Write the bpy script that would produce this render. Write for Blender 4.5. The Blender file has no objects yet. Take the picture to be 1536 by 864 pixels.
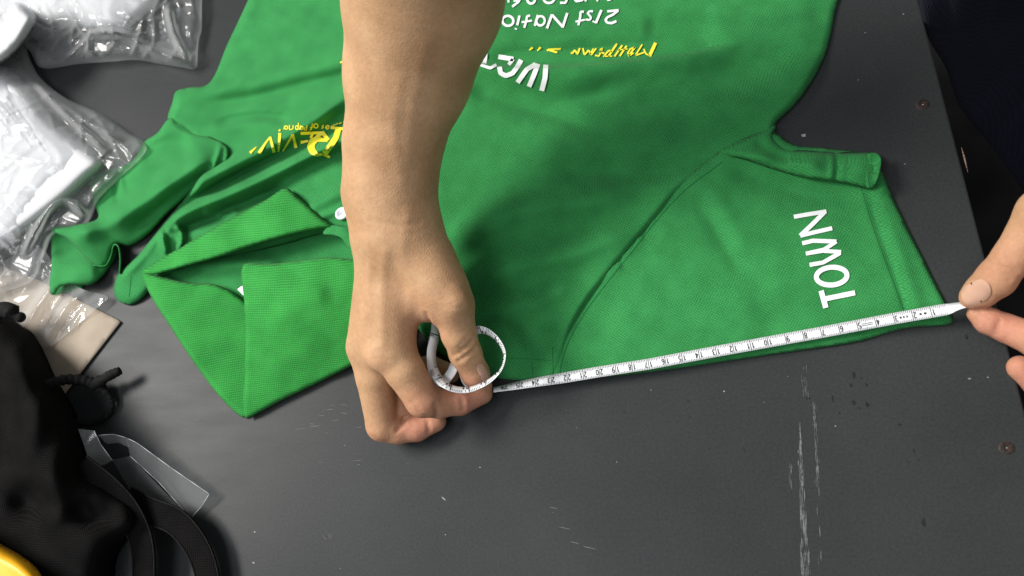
import bpy, bmesh, math, random
import numpy as np
from mathutils import Vector, Matrix
from mathutils.geometry import delaunay_2d_cdt
random.seed(7); np.random.seed(7)
scene = bpy.context.scene
COL = scene.collection
CM = 0.01

# ------------------------------------------------------------------ camera
W0, H0, FPX = 1536.0, 864.0, 1278.0
CAM = np.array([12.0, -15.5, 46.0])              # cm
fwd = -CAM/np.linalg.norm(CAM)
rgt = np.cross(fwd, [0.0, 1.0, 0.0]); rgt = rgt/np.linalg.norm(rgt)
rgt = rgt*1.0
upv = np.cross(rgt, fwd)
cam_d = bpy.data.cameras.new('camera'); cam = bpy.data.objects.new('camera', cam_d); COL.objects.link(cam)
cam_d.sensor_width = 36.0; cam_d.lens = 36.0*FPX/W0
cam_d.clip_start = 0.02; cam_d.clip_end = 50
M = Matrix(((rgt[0], upv[0], -fwd[0], CAM[0]*CM), (rgt[1], upv[1], -fwd[1], CAM[1]*CM), (rgt[2], upv[2], -fwd[2], CAM[2]*CM), (0, 0, 0, 1)))
cam.matrix_world = M
cam_d.dof.use_dof = True; cam_d.dof.focus_distance = 0.485; cam_d.dof.aperture_fstop = 9.0
scene.camera = cam

# ------------------------------------------------------------------ light
world = bpy.data.worlds.new('World'); scene.world = world; world.use_nodes = True
world.node_tree.nodes['Background'].inputs[0].default_value = (0.90, 0.96, 1.0, 1)
world.node_tree.nodes['Background'].inputs[1].default_value = 0.34
def area_light(name, loc, target, sx, sy, power, col, roll=0.0):
    d = bpy.data.lights.new(name, 'AREA'); d.shape = 'RECTANGLE'; d.size = sx; d.size_y = sy; d.energy = power; d.color = col
    o = bpy.data.objects.new(name, d); COL.objects.link(o); o.location = loc
    q = (Vector(target)-Vector(loc)).to_track_quat('-Z', 'Y'); o.rotation_euler = q.to_euler(); return o
area_light('tube_lamp', (-1.95, 0.50, 2.25), (0, -0.05, 0), 1.2, 0.80, 158.0, (1.0, 0.97, 0.92))
area_light('ceiling_lamp', (-0.35, -0.50, 1.8), (0.0, -0.25, 0), 1.3, 0.35, 16.0, (0.92, 0.97, 1.0))
vs = scene.view_settings; vs.view_transform = 'Standard'; vs.look = 'None'; vs.exposure = -0.27; vs.gamma = 1.0
scene.cycles.use_denoising = True
scene.cycles.max_bounces = 8; scene.cycles.transparent_max_bounces = 16

# ------------------------------------------------------------------ helpers
def P(px, py, z):
    """pixel(s) of the 1536x864 picture + height in cm -> place in cm"""
    px = np.asarray(px, float); py = np.asarray(py, float); z = np.asarray(z, float)
    d = (fwd[None]*FPX + rgt[None]*(px.reshape(-1, 1)-W0/2) - upv[None]*(py.reshape(-1, 1)-H0/2))
    t = (z.reshape(-1)-CAM[2])/d[:, 2]
    return CAM[None] + d*t[:, None]
def P1(px, py, z): return P([px], [py], [z])[0]
def pxcm(px, py, z):                              # pixels per cm at that place
    v = P1(px, py, z)-CAM
    return FPX/np.dot(v, fwd)
def thing(name, label, cat, loc=(0, 0, 0), group=None):
    o = bpy.data.objects.new(name, None); COL.objects.link(o)
    o.location = [c*CM for c in loc]; o.empty_display_size = 0.02
    o['label'] = label; o['category'] = cat
    if group: o['group'] = group
    return o
def wloc(o):
    v = Vector((0, 0, 0))
    while o is not None: v = v + o.location; o = o.parent
    return np.array(v)/CM
def mesh(name, V, F, mat, parent=None, smooth=True, loc=None, uv=None):
    V = np.asarray(V, float)
    base = wloc(parent) if parent is not None else np.zeros(3)
    o_loc = np.array(loc, float) if loc is not None else base
    me = bpy.data.meshes.new(name)
    me.from_pydata(((V-o_loc)*CM).tolist(), [], [list(map(int, f)) for f in F])
    me.validate()
    if mat is not None: me.materials.append(mat)
    if smooth: me.polygons.foreach_set('use_smooth', [True]*len(me.polygons))
    if uv is not None:
        l = me.uv_layers.new(name='UVMap'); idx = np.zeros(len(me.loops), dtype=np.int32); me.loops.foreach_get('vertex_index', idx)
        l.data.foreach_set('uv', np.asarray(uv, float)[idx].astype(np.float32).ravel())
    me.update()
    o = bpy.data.objects.new(name, me); COL.objects.link(o)
    if parent is not None: o.parent = parent
    o.location = [c*CM for c in (o_loc-base)]
    return o
def tag(o, label, cat, group=None, kind=None):
    o['label'] = label; o['category'] = cat
    if group: o['group'] = group
    if kind: o['kind'] = kind
    return o
def catmull(pts, n=8, closed=False):
    pts = [np.asarray(p, float) for p in pts]; out = []
    m = len(pts); rng = m if closed else m-1
    for i in range(rng):
        p1 = pts[i]; p2 = pts[(i+1) % m]
        p0 = pts[i-1] if (closed or i > 0) else 2*p1-p2
        p3 = pts[(i+2) % m] if (closed or i+2 < m) else 2*p2-p1
        a = max(np.linalg.norm(p1-p0), 1e-6)**.5; b = max(np.linalg.norm(p2-p1), 1e-6)**.5; c = max(np.linalg.norm(p3-p2), 1e-6)**.5
        t1 = (p2-p1)+b*((p1-p0)/a-(p2-p0)/(a+b)); t2 = (p2-p1)+b*((p3-p2)/c-(p3-p1)/(b+c))
        for k in range(n):
            t = k/n; h = t*t*(3-2*t)
            out.append(p1*(1-h)+p2*h + t1*(t*(1-t)**2) - t2*(t*t*(1-t)))
    if not closed: out.append(pts[-1])
    return np.array(out)
def resample(pl, step, closed=False):
    pl = np.asarray(pl, float)
    if closed: pl = np.vstack([pl, pl[:1]])
    s = np.r_[0, np.cumsum(np.linalg.norm(np.diff(pl, axis=0), axis=1))]
    n = max(2, int(round(s[-1]/step))+1)
    q = np.linspace(0, s[-1], n)
    r = np.stack([np.interp(q, s, pl[:, k]) for k in range(pl.shape[1])], 1)
    return r[:-1] if closed else r
def seg_dist(p, pl):
    """distance, signed side (+ = right hand of travel, picture y down), arc fraction"""
    p = np.asarray(p, float); best = np.full(len(p), 1e9); side = np.ones(len(p)); tt = np.zeros(len(p))
    pl = np.asarray(pl, float)
    L = np.r_[0, np.cumsum(np.linalg.norm(np.diff(pl, axis=0), axis=1))]
    for i in range(len(pl)-1):
        a, b = pl[i], pl[i+1]; d = b-a; l2 = max(d@d, 1e-9)
        t = np.clip(((p-a)@d)/l2, 0, 1); q = a+t[:, None]*d
        dd = np.hypot(*(p-q).T); m = dd < best
        best[m] = dd[m]; cr = d[0]*(p[:, 1]-a[1])-d[1]*(p[:, 0]-a[0])
        side[m] = np.where(cr[m] >= 0, 1, -1); tt[m] = (L[i]+t[m]*(L[i+1]-L[i]))/L[-1]
    return best, side, tt
def inside(p, poly):
    p = np.asarray(p, float); x, y = p[:, 0], p[:, 1]; c = np.zeros(len(p), bool); n = len(poly)
    for i in range(n):
        x1, y1 = poly[i]; x2, y2 = poly[(i+1) % n]
        if y1 == y2: continue
        m = ((y1 > y) != (y2 > y)) & (x < (x2-x1)*(y-y1)/(y2-y1)+x1); c ^= m
    return c
class TPS:
    def __init__(s, pts, smooth=1e-3):
        pts = np.asarray(pts, float); s.c = pts[:, :2]/100.0; n = len(pts)
        K = s.U(np.linalg.norm(s.c[:, None]-s.c[None], axis=2))+np.eye(n)*smooth
        Pm = np.c_[np.ones(n), s.c]; A = np.zeros((n+3, n+3)); A[:n, :n] = K; A[:n, n:] = Pm; A[n:, :n] = Pm.T
        s.w = np.linalg.solve(A, np.r_[pts[:, 2], 0, 0, 0])
    @staticmethod
    def U(r): return np.where(r > 1e-9, r*r*np.log(np.maximum(r, 1e-9)), 0)
    def __call__(s, p):
        q = np.asarray(p, float)/100.0
        return s.U(np.linalg.norm(q[:, None]-s.c[None], axis=2))@s.w[:-3] + s.w[-3] + q@s.w[-2:]
def vnoise(p, scale, seed=0):
    """smooth value noise on points (any dims as 2d), -1..1"""
    rs = np.random.RandomState(seed); T = rs.rand(64, 64)*2-1
    q = np.asarray(p, float)[:, :2]/scale; i = np.floor(q).astype(int); f = q-i; f = f*f*(3-2*f)
    g = lambda a, b: T[(i[:, 0]+a) % 64, (i[:, 1]+b) % 64]
    return (g(0, 0)*(1-f[:, 0])+g(1, 0)*f[:, 0])*(1-f[:, 1]) + (g(0, 1)*(1-f[:, 0])+g(1, 1)*f[:, 0])*f[:, 1]
FOLD = 2.1
def folds_z(p, folds):
    z = np.zeros(len(p))
    for pl, amp, wl, wr in folds:
        c = catmull([q[:2] for q in pl], 6); d, sd, t = seg_dist(p, c)
        w = np.where(sd > 0, wr, wl)
        a = np.clip(np.minimum(t, 1-t)*5.0, 0, 1); a = a*a*(3-2*a)
        z += amp*a*np.exp(-(d/w)**2)
    return z*FOLD
def creases(p, seed, n, x0, x1, y0, y1, amp, L=90, w=9, a0=0, a1=math.pi):
    rs = np.random.RandomState(seed); z = np.zeros(len(p))
    for k in range(n):
        c = np.array([rs.uniform(x0, x1), rs.uniform(y0, y1)]); a = rs.uniform(a0, a1); l = L*rs.uniform(.4, 1.2)
        d = np.array([math.cos(a), math.sin(a)])*l/2; q = np.array([c-d, c+d*.2+rs.normal(0, 6, 2), c+d]); dd, _, t = seg_dist(p, q)
        s = np.clip(np.minimum(t, 1-t)*3, 0, 1); z += amp*rs.uniform(-.6, 1)*s*np.exp(-dd/(w*rs.uniform(.6, 1.5)))
    return z
def grid_pts(poly, step):
    x0, y0 = poly.min(0); x1, y1 = poly.max(0)
    gx, gy = np.meshgrid(np.arange(x0, x1, step), np.arange(y0, y1, step*.866))
    gx = gx + (np.arange(gx.shape[0]) % 2)[:, None]*step*.5
    p = np.c_[gx.ravel(), gy.ravel()]; p = p[inside(p, poly)]
    d, _, _ = seg_dist(p, np.vstack([poly, poly[:1]]))
    return p[d > step*.55]
def tri(poly, step):
    b = resample(poly, step, True); g = grid_pts(b, step); allp = np.vstack([b, g]); n = len(b)
    r = delaunay_2d_cdt([Vector(q) for q in allp.tolist()], [(i, (i+1) % n) for i in range(n)], [list(range(n))], 1, 1e-6)
    return np.array([list(v) for v in r[0]]), [list(f) for f in r[2]], b
def edge_round(p, poly, w, drop):
    d, _, _ = seg_dist(p, np.vstack([poly, poly[:1]])); t = np.clip(d/w, 0, 1)
    return -drop*(1-t)**2
def patch(name, outline, zf, mat, parent, step=5.0, smooth_n=6, thick=0.10, loc=None, uvrot=0.0):
    """a sheet of cloth or film: its outline and its height over the table"""
    poly = catmull(outline, smooth_n, True) if smooth_n else np.array(outline, float)
    p, F, b = tri(poly, step)
    z = zf(p, b); V = P(p[:, 0], p[:, 1], z)
    # all faces wound alike, outer side up
    fa = np.array([f[:3] for f in F]); q = p[fa]
    cr = (q[:, 1, 0]-q[:, 0, 0])*(q[:, 2, 1]-q[:, 0, 1])-(q[:, 1, 1]-q[:, 0, 1])*(q[:, 2, 0]-q[:, 0, 0])
    F2 = [f if c_ < 0 else f[::-1] for f, c_ in zip(F, cr)]
    o = mesh(name, V, F2, mat, parent, loc=loc, uv=np.c_[V[:, 0]-.7*V[:, 2], V[:, 1]+.7*V[:, 2]])
    if thick:
        m = o.modifiers.new('thickness', 'SOLIDIFY'); m.thickness = thick*CM; m.offset = -1; m.use_rim = True
    return o
def stroke_mesh(strokes, zf, lift=0.035, step=2.0):
    """printed strokes (pixel polylines + width) laid on a surface"""
    V = []; F = []
    for pl, w in strokes:
        pl = resample(np.array(pl, float), step); n = len(pl)
        d = np.gradient(pl, axis=0); d = d/np.maximum(np.linalg.norm(d, axis=1), 1e-6)[:, None]; nr = np.c_[-d[:, 1], d[:, 0]]
        ww = np.full(n, w) if np.isscalar(w) else np.interp(np.linspace(0, 1, n), np.linspace(0, 1, len(w)), w)
        pl = pl.copy(); base = len(V)
        for k in range(n):
            for s in (-.5, 0, .5): V.append(pl[k]+nr[k]*ww[k]*s)
        for k in range(n-1):
            for s in range(2):
                a = base+k*3+s; F.append((a, a+1, a+4, a+3))
    V = np.array(V); z = zf(V)+lift; X = P(V[:, 0], V[:, 1], z)
    F2 = []
    for f in F:
        n = np.cross(X[f[1]]-X[f[0]], X[f[2]]-X[f[0]]); F2.append(f if n[2] > 0 else f[::-1])
    return X, F2
def tube(path, radii, ns=10, cap=True):
    path = np.asarray(path, float); n = len(path); radii = np.full(n, radii) if np.isscalar(radii) else np.asarray(radii)
    d = np.gradient(path, axis=0); d /= np.maximum(np.linalg.norm(d, axis=1), 1e-9)[:, None]
    ref = np.array([0, 0, 1.0]); V = []; F = []
    for k in range(n):
        a = np.cross(d[k], ref); a = a/np.linalg.norm(a) if np.linalg.norm(a) > 1e-4 else np.array([1.0, 0, 0]); b = np.cross(a, d[k])
        for j in range(ns):
            t = 2*math.pi*j/ns; V.append(path[k]+radii[k]*(math.cos(t)*a+math.sin(t)*b))
    for k in range(n-1):
        for j in range(ns):
            F.append((k*ns+j, k*ns+(j+1) % ns, (k+1)*ns+(j+1) % ns, (k+1)*ns+j))
    if cap: F.append(tuple(range(ns))[::-1]); F.append(tuple((n-1)*ns+j for j in range(ns)))
    return np.array(V), F
def join(parts):
    V = []; F = []
    for v, f in parts:
        b = len(V); V.extend(np.asarray(v).tolist()); F.extend([tuple(b+i for i in q) for q in f])
    return np.array(V), F
def box(x0, x1, y0, y1, z0, z1):
    V = [(x, y, z) for z in (z0, z1) for y in (y0, y1) for x in (x0, x1)]
    return np.array(V, float), [(0, 2, 3, 1), (4, 5, 7, 6), (0, 1, 5, 4), (2, 6, 7, 3), (0, 4, 6, 2), (1, 3, 7, 5)]

# ------------------------------------------------------------------ materials
def newmat(name):
    m = bpy.data.materials.new(name); m.use_nodes = True; nt = m.node_tree
    return m, nt, nt.nodes['Principled BSDF'], nt.nodes['Material Output']
def N(nt, t, **kw):
    n = nt.nodes.new(t)
    for k, v in kw.items():
        if k in n.inputs: n.inputs[k].default_value = v
        else: setattr(n, k, v)
    return n
def ramp(nt, fac, stops):
    r = nt.nodes.new('ShaderNodeValToRGB'); e = r.color_ramp.elements
    while len(e) < len(stops): e.new(0.5)
    for i, (p, c) in enumerate(stops): e[i].position = p; e[i].color = (*c, 1) if len(c) == 3 else c
    nt.links.new(fac, r.inputs[0]); return r
def cloth_mat(name, c0, c1, rough=0.85, weave=1.0, period=0.0013, angle=0.0, rib=0.0, sheen=0.04, grain=0.9, spec=0.15):
    m, nt, b, out = newmat(name); L = nt.links
    tc = N(nt, 'ShaderNodeTexCoord'); mp = N(nt, 'ShaderNodeMapping'); L.new(tc.outputs['UV'], mp.inputs[0])
    mp.inputs['Scale'].default_value = (CM, CM, CM); mp.inputs['Rotation'].default_value = (0, 0, angle)
    n1 = N(nt, 'ShaderNodeTexNoise', Scale=60.0, Detail=4.0); L.new(mp.outputs[0], n1.inputs[0])
    n2 = N(nt, 'ShaderNodeTexNoise', Scale=1100.0, Detail=2.0); L.new(mp.outputs[0], n2.inputs[0])
    wa = N(nt, 'ShaderNodeTexWave', Scale=1.0/period/ (2*math.pi)*2.0, Distortion=2.2, Detail=1.5); wa.bands_direction = 'X'; L.new(mp.outputs[0], wa.inputs[0])
    wb = N(nt, 'ShaderNodeTexWave', Scale=1.0/period/ (2*math.pi)*2.0, Distortion=2.2, Detail=1.5); wb.bands_direction = 'Y'; L.new(mp.outputs[0], wb.inputs[0])
    mx = N(nt, 'ShaderNodeMath', operation='MULTIPLY'); L.new(wa.outputs['Fac'], mx.inputs[0]); L.new(wb.outputs['Fac'], mx.inputs[1])
    mr = N(nt, 'ShaderNodeMix'); mr.data_type = 'FLOAT'; mr.inputs[0].default_value = rib; L.new(mx.outputs[0], mr.inputs[2]); L.new(wb.outputs['Fac'], mr.inputs[3])
    add = N(nt, 'ShaderNodeMath', operation='MULTIPLY_ADD'); L.new(n2.outputs['Fac'], add.inputs[0]); add.inputs[1].default_value = grain; L.new(mr.outputs[0], add.inputs[2])
    av = N(nt, 'ShaderNodeMath', operation='MULTIPLY_ADD'); L.new(n1.outputs['Fac'], av.inputs[0]); av.inputs[1].default_value = 0.5
    sc = N(nt, 'ShaderNodeMath', operation='MULTIPLY'); L.new(add.outputs[0], sc.inputs[0]); sc.inputs[1].default_value = 0.42; L.new(sc.outputs[0], av.inputs[2])
    r = ramp(nt, av.outputs[0], [(0.25+.12*grain, c0), (0.62+.21*grain, c1)]); L.new(r.outputs[0], b.inputs['Base Color'])
    b.inputs['Roughness'].default_value = rough
    b.inputs['Sheen Weight'].default_value = sheen; b.inputs['Sheen Roughness'].default_value = 0.5
    b.inputs['Specular IOR Level'].default_value = spec
    bp = N(nt, 'ShaderNodeBump', Strength=0.35*weave, Distance=0.0006); L.new(add.outputs[0], bp.inputs['Height']); L.new(bp.outputs[0], b.inputs['Normal'])
    return m
GREEN = cloth_mat('green_pique', (0.018, 0.155, 0.040), (0.048, 0.315, 0.086), angle=0.6, grain=1.4)
COLLAR = cloth_mat('green_rib_knit', (0.016, 0.172, 0.028), (0.046, 0.345, 0.064), period=0.0015, angle=0.0, rib=0.35, weave=0.9)
NAVY = cloth_mat('navy_cloth', (0.008, 0.008, 0.020), (0.018, 0.018, 0.040), sheen=0.02)
BLACK = cloth_mat('black_cloth', (0.004, 0.004, 0.004), (0.013, 0.012, 0.012), sheen=0.0, weave=1.0, spec=0.02)
WHITEC = cloth_mat('white_cloth', (0.52, 0.52, 0.54), (0.60, 0.60, 0.61), weave=0.4)
def plain(name, col, rough=0.5, spec=0.3, noise=0.06, nscale=150, bump=0.0):
    m, nt, b, out = newmat(name); L = nt.links
    tc = N(nt, 'ShaderNodeTexCoord'); n1 = N(nt, 'ShaderNodeTexNoise', Scale=float(nscale), Detail=4.0); L.new(tc.outputs['Object'], n1.inputs[0])
    c = np.array(col); r = ramp(nt, n1.outputs['Fac'], [(0.3, tuple(np.clip(c*(1-noise*2), 0, 1))), (0.7, tuple(np.clip(c*(1+noise*2), 0, 1)))])
    L.new(r.outputs[0], b.inputs['Base Color']); b.inputs['Roughness'].default_value = rough; b.inputs['Specular IOR Level'].default_value = spec
    if bump:
        bp = N(nt, 'ShaderNodeBump', Strength=bump, Distance=0.0005); L.new(n1.outputs['Fac'], bp.inputs['Height']); L.new(bp.outputs[0], b.inputs['Normal'])
    return m
PRINT_W = plain('white_print', (0.86, 0.87, 0.88), 0.5, 0.3, 0.02)
PRINT_Y = plain('yellow_print', (0.92, 0.80, 0.05), 0.45, 0.4, 0.05, 90)
TAPE = plain('tape_white', (0.80, 0.81, 0.83), 0.4, 0.4, 0.015)
GREYP = plain('grey_print', (0.42, 0.42, 0.44), 0.7, 0.2)
INK = plain('tape_ink', (0.015, 0.015, 0.018), 0.6)
BUTTON = plain('button_white', (0.80, 0.85, 0.92), 0.25, 0.6, 0.03)
CARD = plain('beige_card', (0.34, 0.28, 0.22), 0.75, 0.2, 0.05, 60)
YELLOW = plain('yellow_plastic', (0.85, 0.42, 0.01), 0.45, 0.4, 0.03)
THREAD = plain('green_thread', (0.012, 0.15, 0.045), 0.8, 0.1)
NAIL = plain('nail', (0.56, 0.33, 0.235), 0.28, 0.5, 0.03, 200)
CORD = plain('black_cord', (0.010, 0.010, 0.010), 0.8, 0.15, 0.3, 900, 0.6)
RUST = plain('rusty_steel', (0.026, 0.014, 0.010), 0.6, 0.4, 0.4, 900, 0.4)
SCRAPE = plain('pale_scrape', (0.15, 0.162, 0.158), 0.7, 0.2, 0.25, 500)
SPECK = plain('pale_fleck', (0.26, 0.27, 0.27), 0.7, 0.2, 0.2)
DRIP = plain('black_drip', (0.012, 0.012, 0.013), 0.5, 0.3, 0.3)
CHIP = plain('bare_chipboard', (0.22, 0.15, 0.12), 0.8, 0.2, 0.3, 900)
def film_mat(name, haze=0.10, tint=(0.92, 0.94, 0.97), rough=0.12, bump=0.5, bscale=130.0, edge=0.5):
    m, nt, b, out = newmat(name); L = nt.links; nt.nodes.remove(b)
    tc = N(nt, 'ShaderNodeTexCoord'); n1 = N(nt, 'ShaderNodeTexNoise', Scale=bscale, Detail=5.0, Roughness=0.55); L.new(tc.outputs['Object'], n1.inputs[0])
    v1 = N(nt, 'ShaderNodeTexVoronoi', Scale=bscale*.45); v1.feature = 'DISTANCE_TO_EDGE'; L.new(tc.outputs['Object'], v1.inputs[0])
    ad = N(nt, 'ShaderNodeMath', operation='ADD'); L.new(n1.outputs['Fac'], ad.inputs[0]); L.new(v1.outputs['Distance'], ad.inputs[1])
    bp = N(nt, 'ShaderNodeBump', Strength=bump, Distance=0.004); L.new(ad.outputs[0], bp.inputs['Height'])
    tr = N(nt, 'ShaderNodeBsdfTransparent', Color=(*tint, 1)); gl = N(nt, 'ShaderNodeBsdfGlossy', Roughness=rough); L.new(bp.outputs[0], gl.inputs['Normal'])
    df = N(nt, 'ShaderNodeBsdfTranslucent', Color=(0.95, 0.96, 0.97, 1)); dd = N(nt, 'ShaderNodeBsdfDiffuse', Color=(0.95, 0.96, 0.97, 1))
    L.new(bp.outputs[0], dd.inputs['Normal'])
    m0 = N(nt, 'ShaderNodeMixShader', Fac=0.5); L.new(df.outputs[0], m0.inputs[1]); L.new(dd.outputs[0], m0.inputs[2])
    hz = N(nt, 'ShaderNodeMath', operation='MULTIPLY_ADD'); L.new(n1.outputs['Fac'], hz.inputs[0]); hz.inputs[1].default_value = haze*.6
    fw = N(nt, 'ShaderNodeLayerWeight', Blend=0.5); fp = N(nt, 'ShaderNodeMath', operation='POWER'); L.new(fw.outputs['Facing'], fp.inputs[0]); fp.inputs[1].default_value = 2.0
    fm = N(nt, 'ShaderNodeMath', operation='MULTIPLY_ADD'); L.new(fp.outputs[0], fm.inputs[0]); fm.inputs[1].default_value = 0.55; fm.inputs[2].default_value = haze*.5; L.new(fm.outputs[0], hz.inputs[2])
    m1 = N(nt, 'ShaderNodeMixShader'); L.new(hz.outputs[0], m1.inputs[0]); L.new(tr.outputs[0], m1.inputs[1]); L.new(m0.outputs[0], m1.inputs[2])
    lw = N(nt, 'ShaderNodeFresnel', IOR=1.5); L.new(bp.outputs[0], lw.inputs['Normal'])
    ms = N(nt, 'ShaderNodeMath', operation='MULTIPLY_ADD'); L.new(lw.outputs[0], ms.inputs[0]); ms.inputs[1].default_value = edge*.8; ms.inputs[2].default_value = 0.01
    m2 = N(nt, 'ShaderNodeMixShader'); L.new(ms.outputs[0], m2.inputs[0]); L.new(m1.outputs[0], m2.inputs[1]); L.new(gl.outputs[0], m2.inputs[2])
    L.new(m2.outputs[0], out.inputs['Surface']); return m
FILM = film_mat('clear_film', 0.20, bump=0.02, rough=0.10, tint=(0.985, 0.99, 0.995))
FILM2 = film_mat('clear_film_stiff', 0.16, bump=0.05, bscale=25, rough=0.12)
EDGE = plain('film_edge', (0.62, 0.64, 0.68), 0.3, 0.6)
def skin_mat():
    m, nt, b, out = newmat('skin'); L = nt.links
    tc = N(nt, 'ShaderNodeTexCoord')
    n1 = N(nt, 'ShaderNodeTexNoise', Scale=45.0, Detail=5.0); L.new(tc.outputs['Object'], n1.inputs[0])
    n2 = N(nt, 'ShaderNodeTexNoise', Scale=900.0, Detail=3.0); L.new(tc.outputs['Object'], n2.inputs[0])
    v = N(nt, 'ShaderNodeTexVoronoi', Scale=750.0); v.feature = 'DISTANCE_TO_EDGE'; L.new(tc.outputs['Object'], v.inputs[0])
    r = ramp(nt, n1.outputs['Fac'], [(0.28, (0.43, 0.245, 0.128)), (0.74, (0.57, 0.350, 0.196))])
    at = N(nt, 'ShaderNodeAttribute', attribute_name='flush')
    mx = N(nt, 'ShaderNodeMix'); mx.data_type = 'RGBA'; L.new(at.outputs['Fac'], mx.inputs[0]); L.new(r.outputs[0], mx.inputs[6]); mx.inputs[7].default_value = (0.52, 0.225, 0.150, 1)
    n4 = N(nt, 'ShaderNodeTexNoise', Scale=420.0, Detail=4.0); L.new(tc.outputs['Object'], n4.inputs[0]); r4 = ramp(nt, n4.outputs['Fac'], [(0.3, (0.93, 0.91, 0.90)), (0.7, (1.05, 1.06, 1.07))])
    m4 = N(nt, 'ShaderNodeMix'); m4.data_type = 'RGBA'; m4.blend_type = 'MULTIPLY'; m4.inputs[0].default_value = 1.0; L.new(mx.outputs[2], m4.inputs[6]); L.new(r4.outputs[0], m4.inputs[7])
    L.new(m4.outputs[2], b.inputs['Base Color'])
    b.inputs['Roughness'].default_value = 0.6; b.inputs['Specular IOR Level'].default_value = 0.22
    b.inputs['Subsurface Weight'].default_value = 0.18; b.inputs['Subsurface Radius'].default_value = (1.0, 0.35, 0.2); b.inputs['Subsurface Scale'].default_value = 0.004
    ad = N(nt, 'ShaderNodeMath', operation='ADD'); L.new(n2.outputs['Fac'], ad.inputs[0]); L.new(v.outputs['Distance'], ad.inputs[1])
    bp = N(nt, 'ShaderNodeBump', Strength=0.32, Distance=0.0005); L.new(ad.outputs[0], bp.inputs['Height']); L.new(bp.outputs[0], b.inputs['Normal'])
    return m
SKIN = skin_mat()
def table_mat():
    m, nt, b, out = newmat('black_laminate'); L = nt.links
    tc = N(nt, 'ShaderNodeTexCoord')
    n1 = N(nt, 'ShaderNodeTexNoise', Scale=7.0, Detail=6.0, Roughness=0.6); L.new(tc.outputs['Object'], n1.inputs[0])
    n2 = N(nt, 'ShaderNodeTexNoise', Scale=700.0, Detail=3.0); L.new(tc.outputs['Object'], n2.inputs[0])
    mp = N(nt, 'ShaderNodeMapping'); L.new(tc.outputs['Object'], mp.inputs[0]); mp.inputs['Scale'].default_value = (8, 30, 8); mp.inputs['Rotation'].default_value = (0, 0, 0.25)
    n3 = N(nt, 'ShaderNodeTexNoise', Scale=3.0, Detail=6.0); L.new(mp.outputs[0], n3.inputs[0])
    r = ramp(nt, n1.outputs['Fac'], [(0.3, (0.030, 0.032, 0.033)), (0.7, (0.042, 0.044, 0.045))])
    r2 = ramp(nt, n2.outputs['Fac'], [(0.25, (0.84, 0.83, 0.84)), (0.75, (1.14, 1.15, 1.14))])
    mx = N(nt, 'ShaderNodeMix'); mx.data_type = 'RGBA'; mx.blend_type = 'MULTIPLY'; mx.inputs[0].default_value = 1.0; L.new(r.outputs[0], mx.inputs[6]); L.new(r2.outputs[0], mx.inputs[7])
    L.new(mx.outputs[2], b.inputs['Base Color'])
    rr = ramp(nt, n3.outputs['Fac'], [(0.3, (0.31,)*3), (0.75, (0.37,)*3)]); L.new(rr.outputs[0], b.inputs['Roughness'])
    b.inputs['Specular IOR Level'].default_value = 0.08
    bp = N(nt, 'ShaderNodeBump', Strength=0.05, Distance=0.0004); L.new(n2.outputs['Fac'], bp.inputs['Height']); L.new(bp.outputs[0], b.inputs['Normal'])
    return m
TABLE = table_mat()
FLOOR = plain('dark_floor', (0.012, 0.011, 0.011), 0.8, 0.1, 0.3, 8)

# ------------------------------------------------------------------ table and floor
E0 = P1(1378, 0, 0); E1 = P1(1474, 372, 0); ed = (E1-E0)/np.linalg.norm(E1-E0)
A_ = E0-ed*40; B_ = E1+ed*45; left = np.array([-75.0, 0, 0])
outl = [A_+left, B_+left-np.array([25, 0, 0]), B_, A_]
V = [np.array([q[0], q[1], 0.0]) for q in outl]+[np.array([q[0], q[1], -1.8]) for q in outl]
table = mesh('table_top', V, [(0, 1, 2, 3), (7, 6, 5, 4), (0, 4, 5, 1), (1, 5, 6, 2), (2, 6, 7, 3), (3, 7, 4, 0)], TABLE, smooth=False)
mod = table.modifiers.new('bevel', 'BEVEL'); mod.width = 0.0012; mod.segments = 2
table['kind'] = 'structure'; table['label'] = 'scuffed matt black table top'
V, F = box(-150, 150, -150, 150, -78, -76)
fl = mesh('floor', V, F, FLOOR, smooth=False); fl['kind'] = 'structure'
def blob(px, py, rx, ry, z=0.012, ang=0.0, n=9):
    c = P1(px, py, z); s = pxcm(px, py, 0); V = [c]; F = []
    for k in range(n):
        t = 2*math.pi*k/n; r = random.uniform(.65, 1.2); a, b = rx/s*r*math.cos(t), ry/s*r*math.sin(t)
        V.append(c+np.array([a*math.cos(ang)-b*math.sin(ang), a*math.sin(ang)+b*math.cos(ang), 0]))
    for k in range(n): F.append((0, 1+k, 1+(k+1) % n))
    return V, F
# the long pale scrape and its fainter neighbours: many slivers each
def sliver(px, py, L, w, lean=0.04):
    zz = random.uniform(.010, .03); a = P1(px, py, zz); b = P1(px+lean*L, py+L, zz); s = pxcm(px, py, 0); d = (b-a)/np.linalg.norm(b-a); n = np.array([-d[1], d[0], 0])*w/s/2
    m1 = a*.7+b*.3; m2 = a*.3+b*.7
    return [a, m1+n, m2+n*.8, b, m2-n*.8, m1-n], [(0, 5, 1), (1, 5, 4, 2), (2, 4, 3)]
sl = []
for k in range(120):
    y = 630+(random.random()**.8)*225; x = 1199.5+(y-630)*.032+random.gauss(0, 1.0+max(0, y-640)*.016)
    sl.append(sliver(x, y, random.uniform(6, 34), random.uniform(.3, 1.1)))
V, F = join(sl); mesh('scrape_mark', V, F, SCRAPE, table, smooth=False)
sl = []
for k in range(60):
    y = random.choice([random.uniform(600, 730), random.uniform(600, 730), random.uniform(600, 860)]); x = 1221+(y-600)*.045+random.gauss(0, 1.6)
    sl.append(sliver(x, y, random.uniform(6, 22), random.uniform(.3, .8)))
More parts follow.
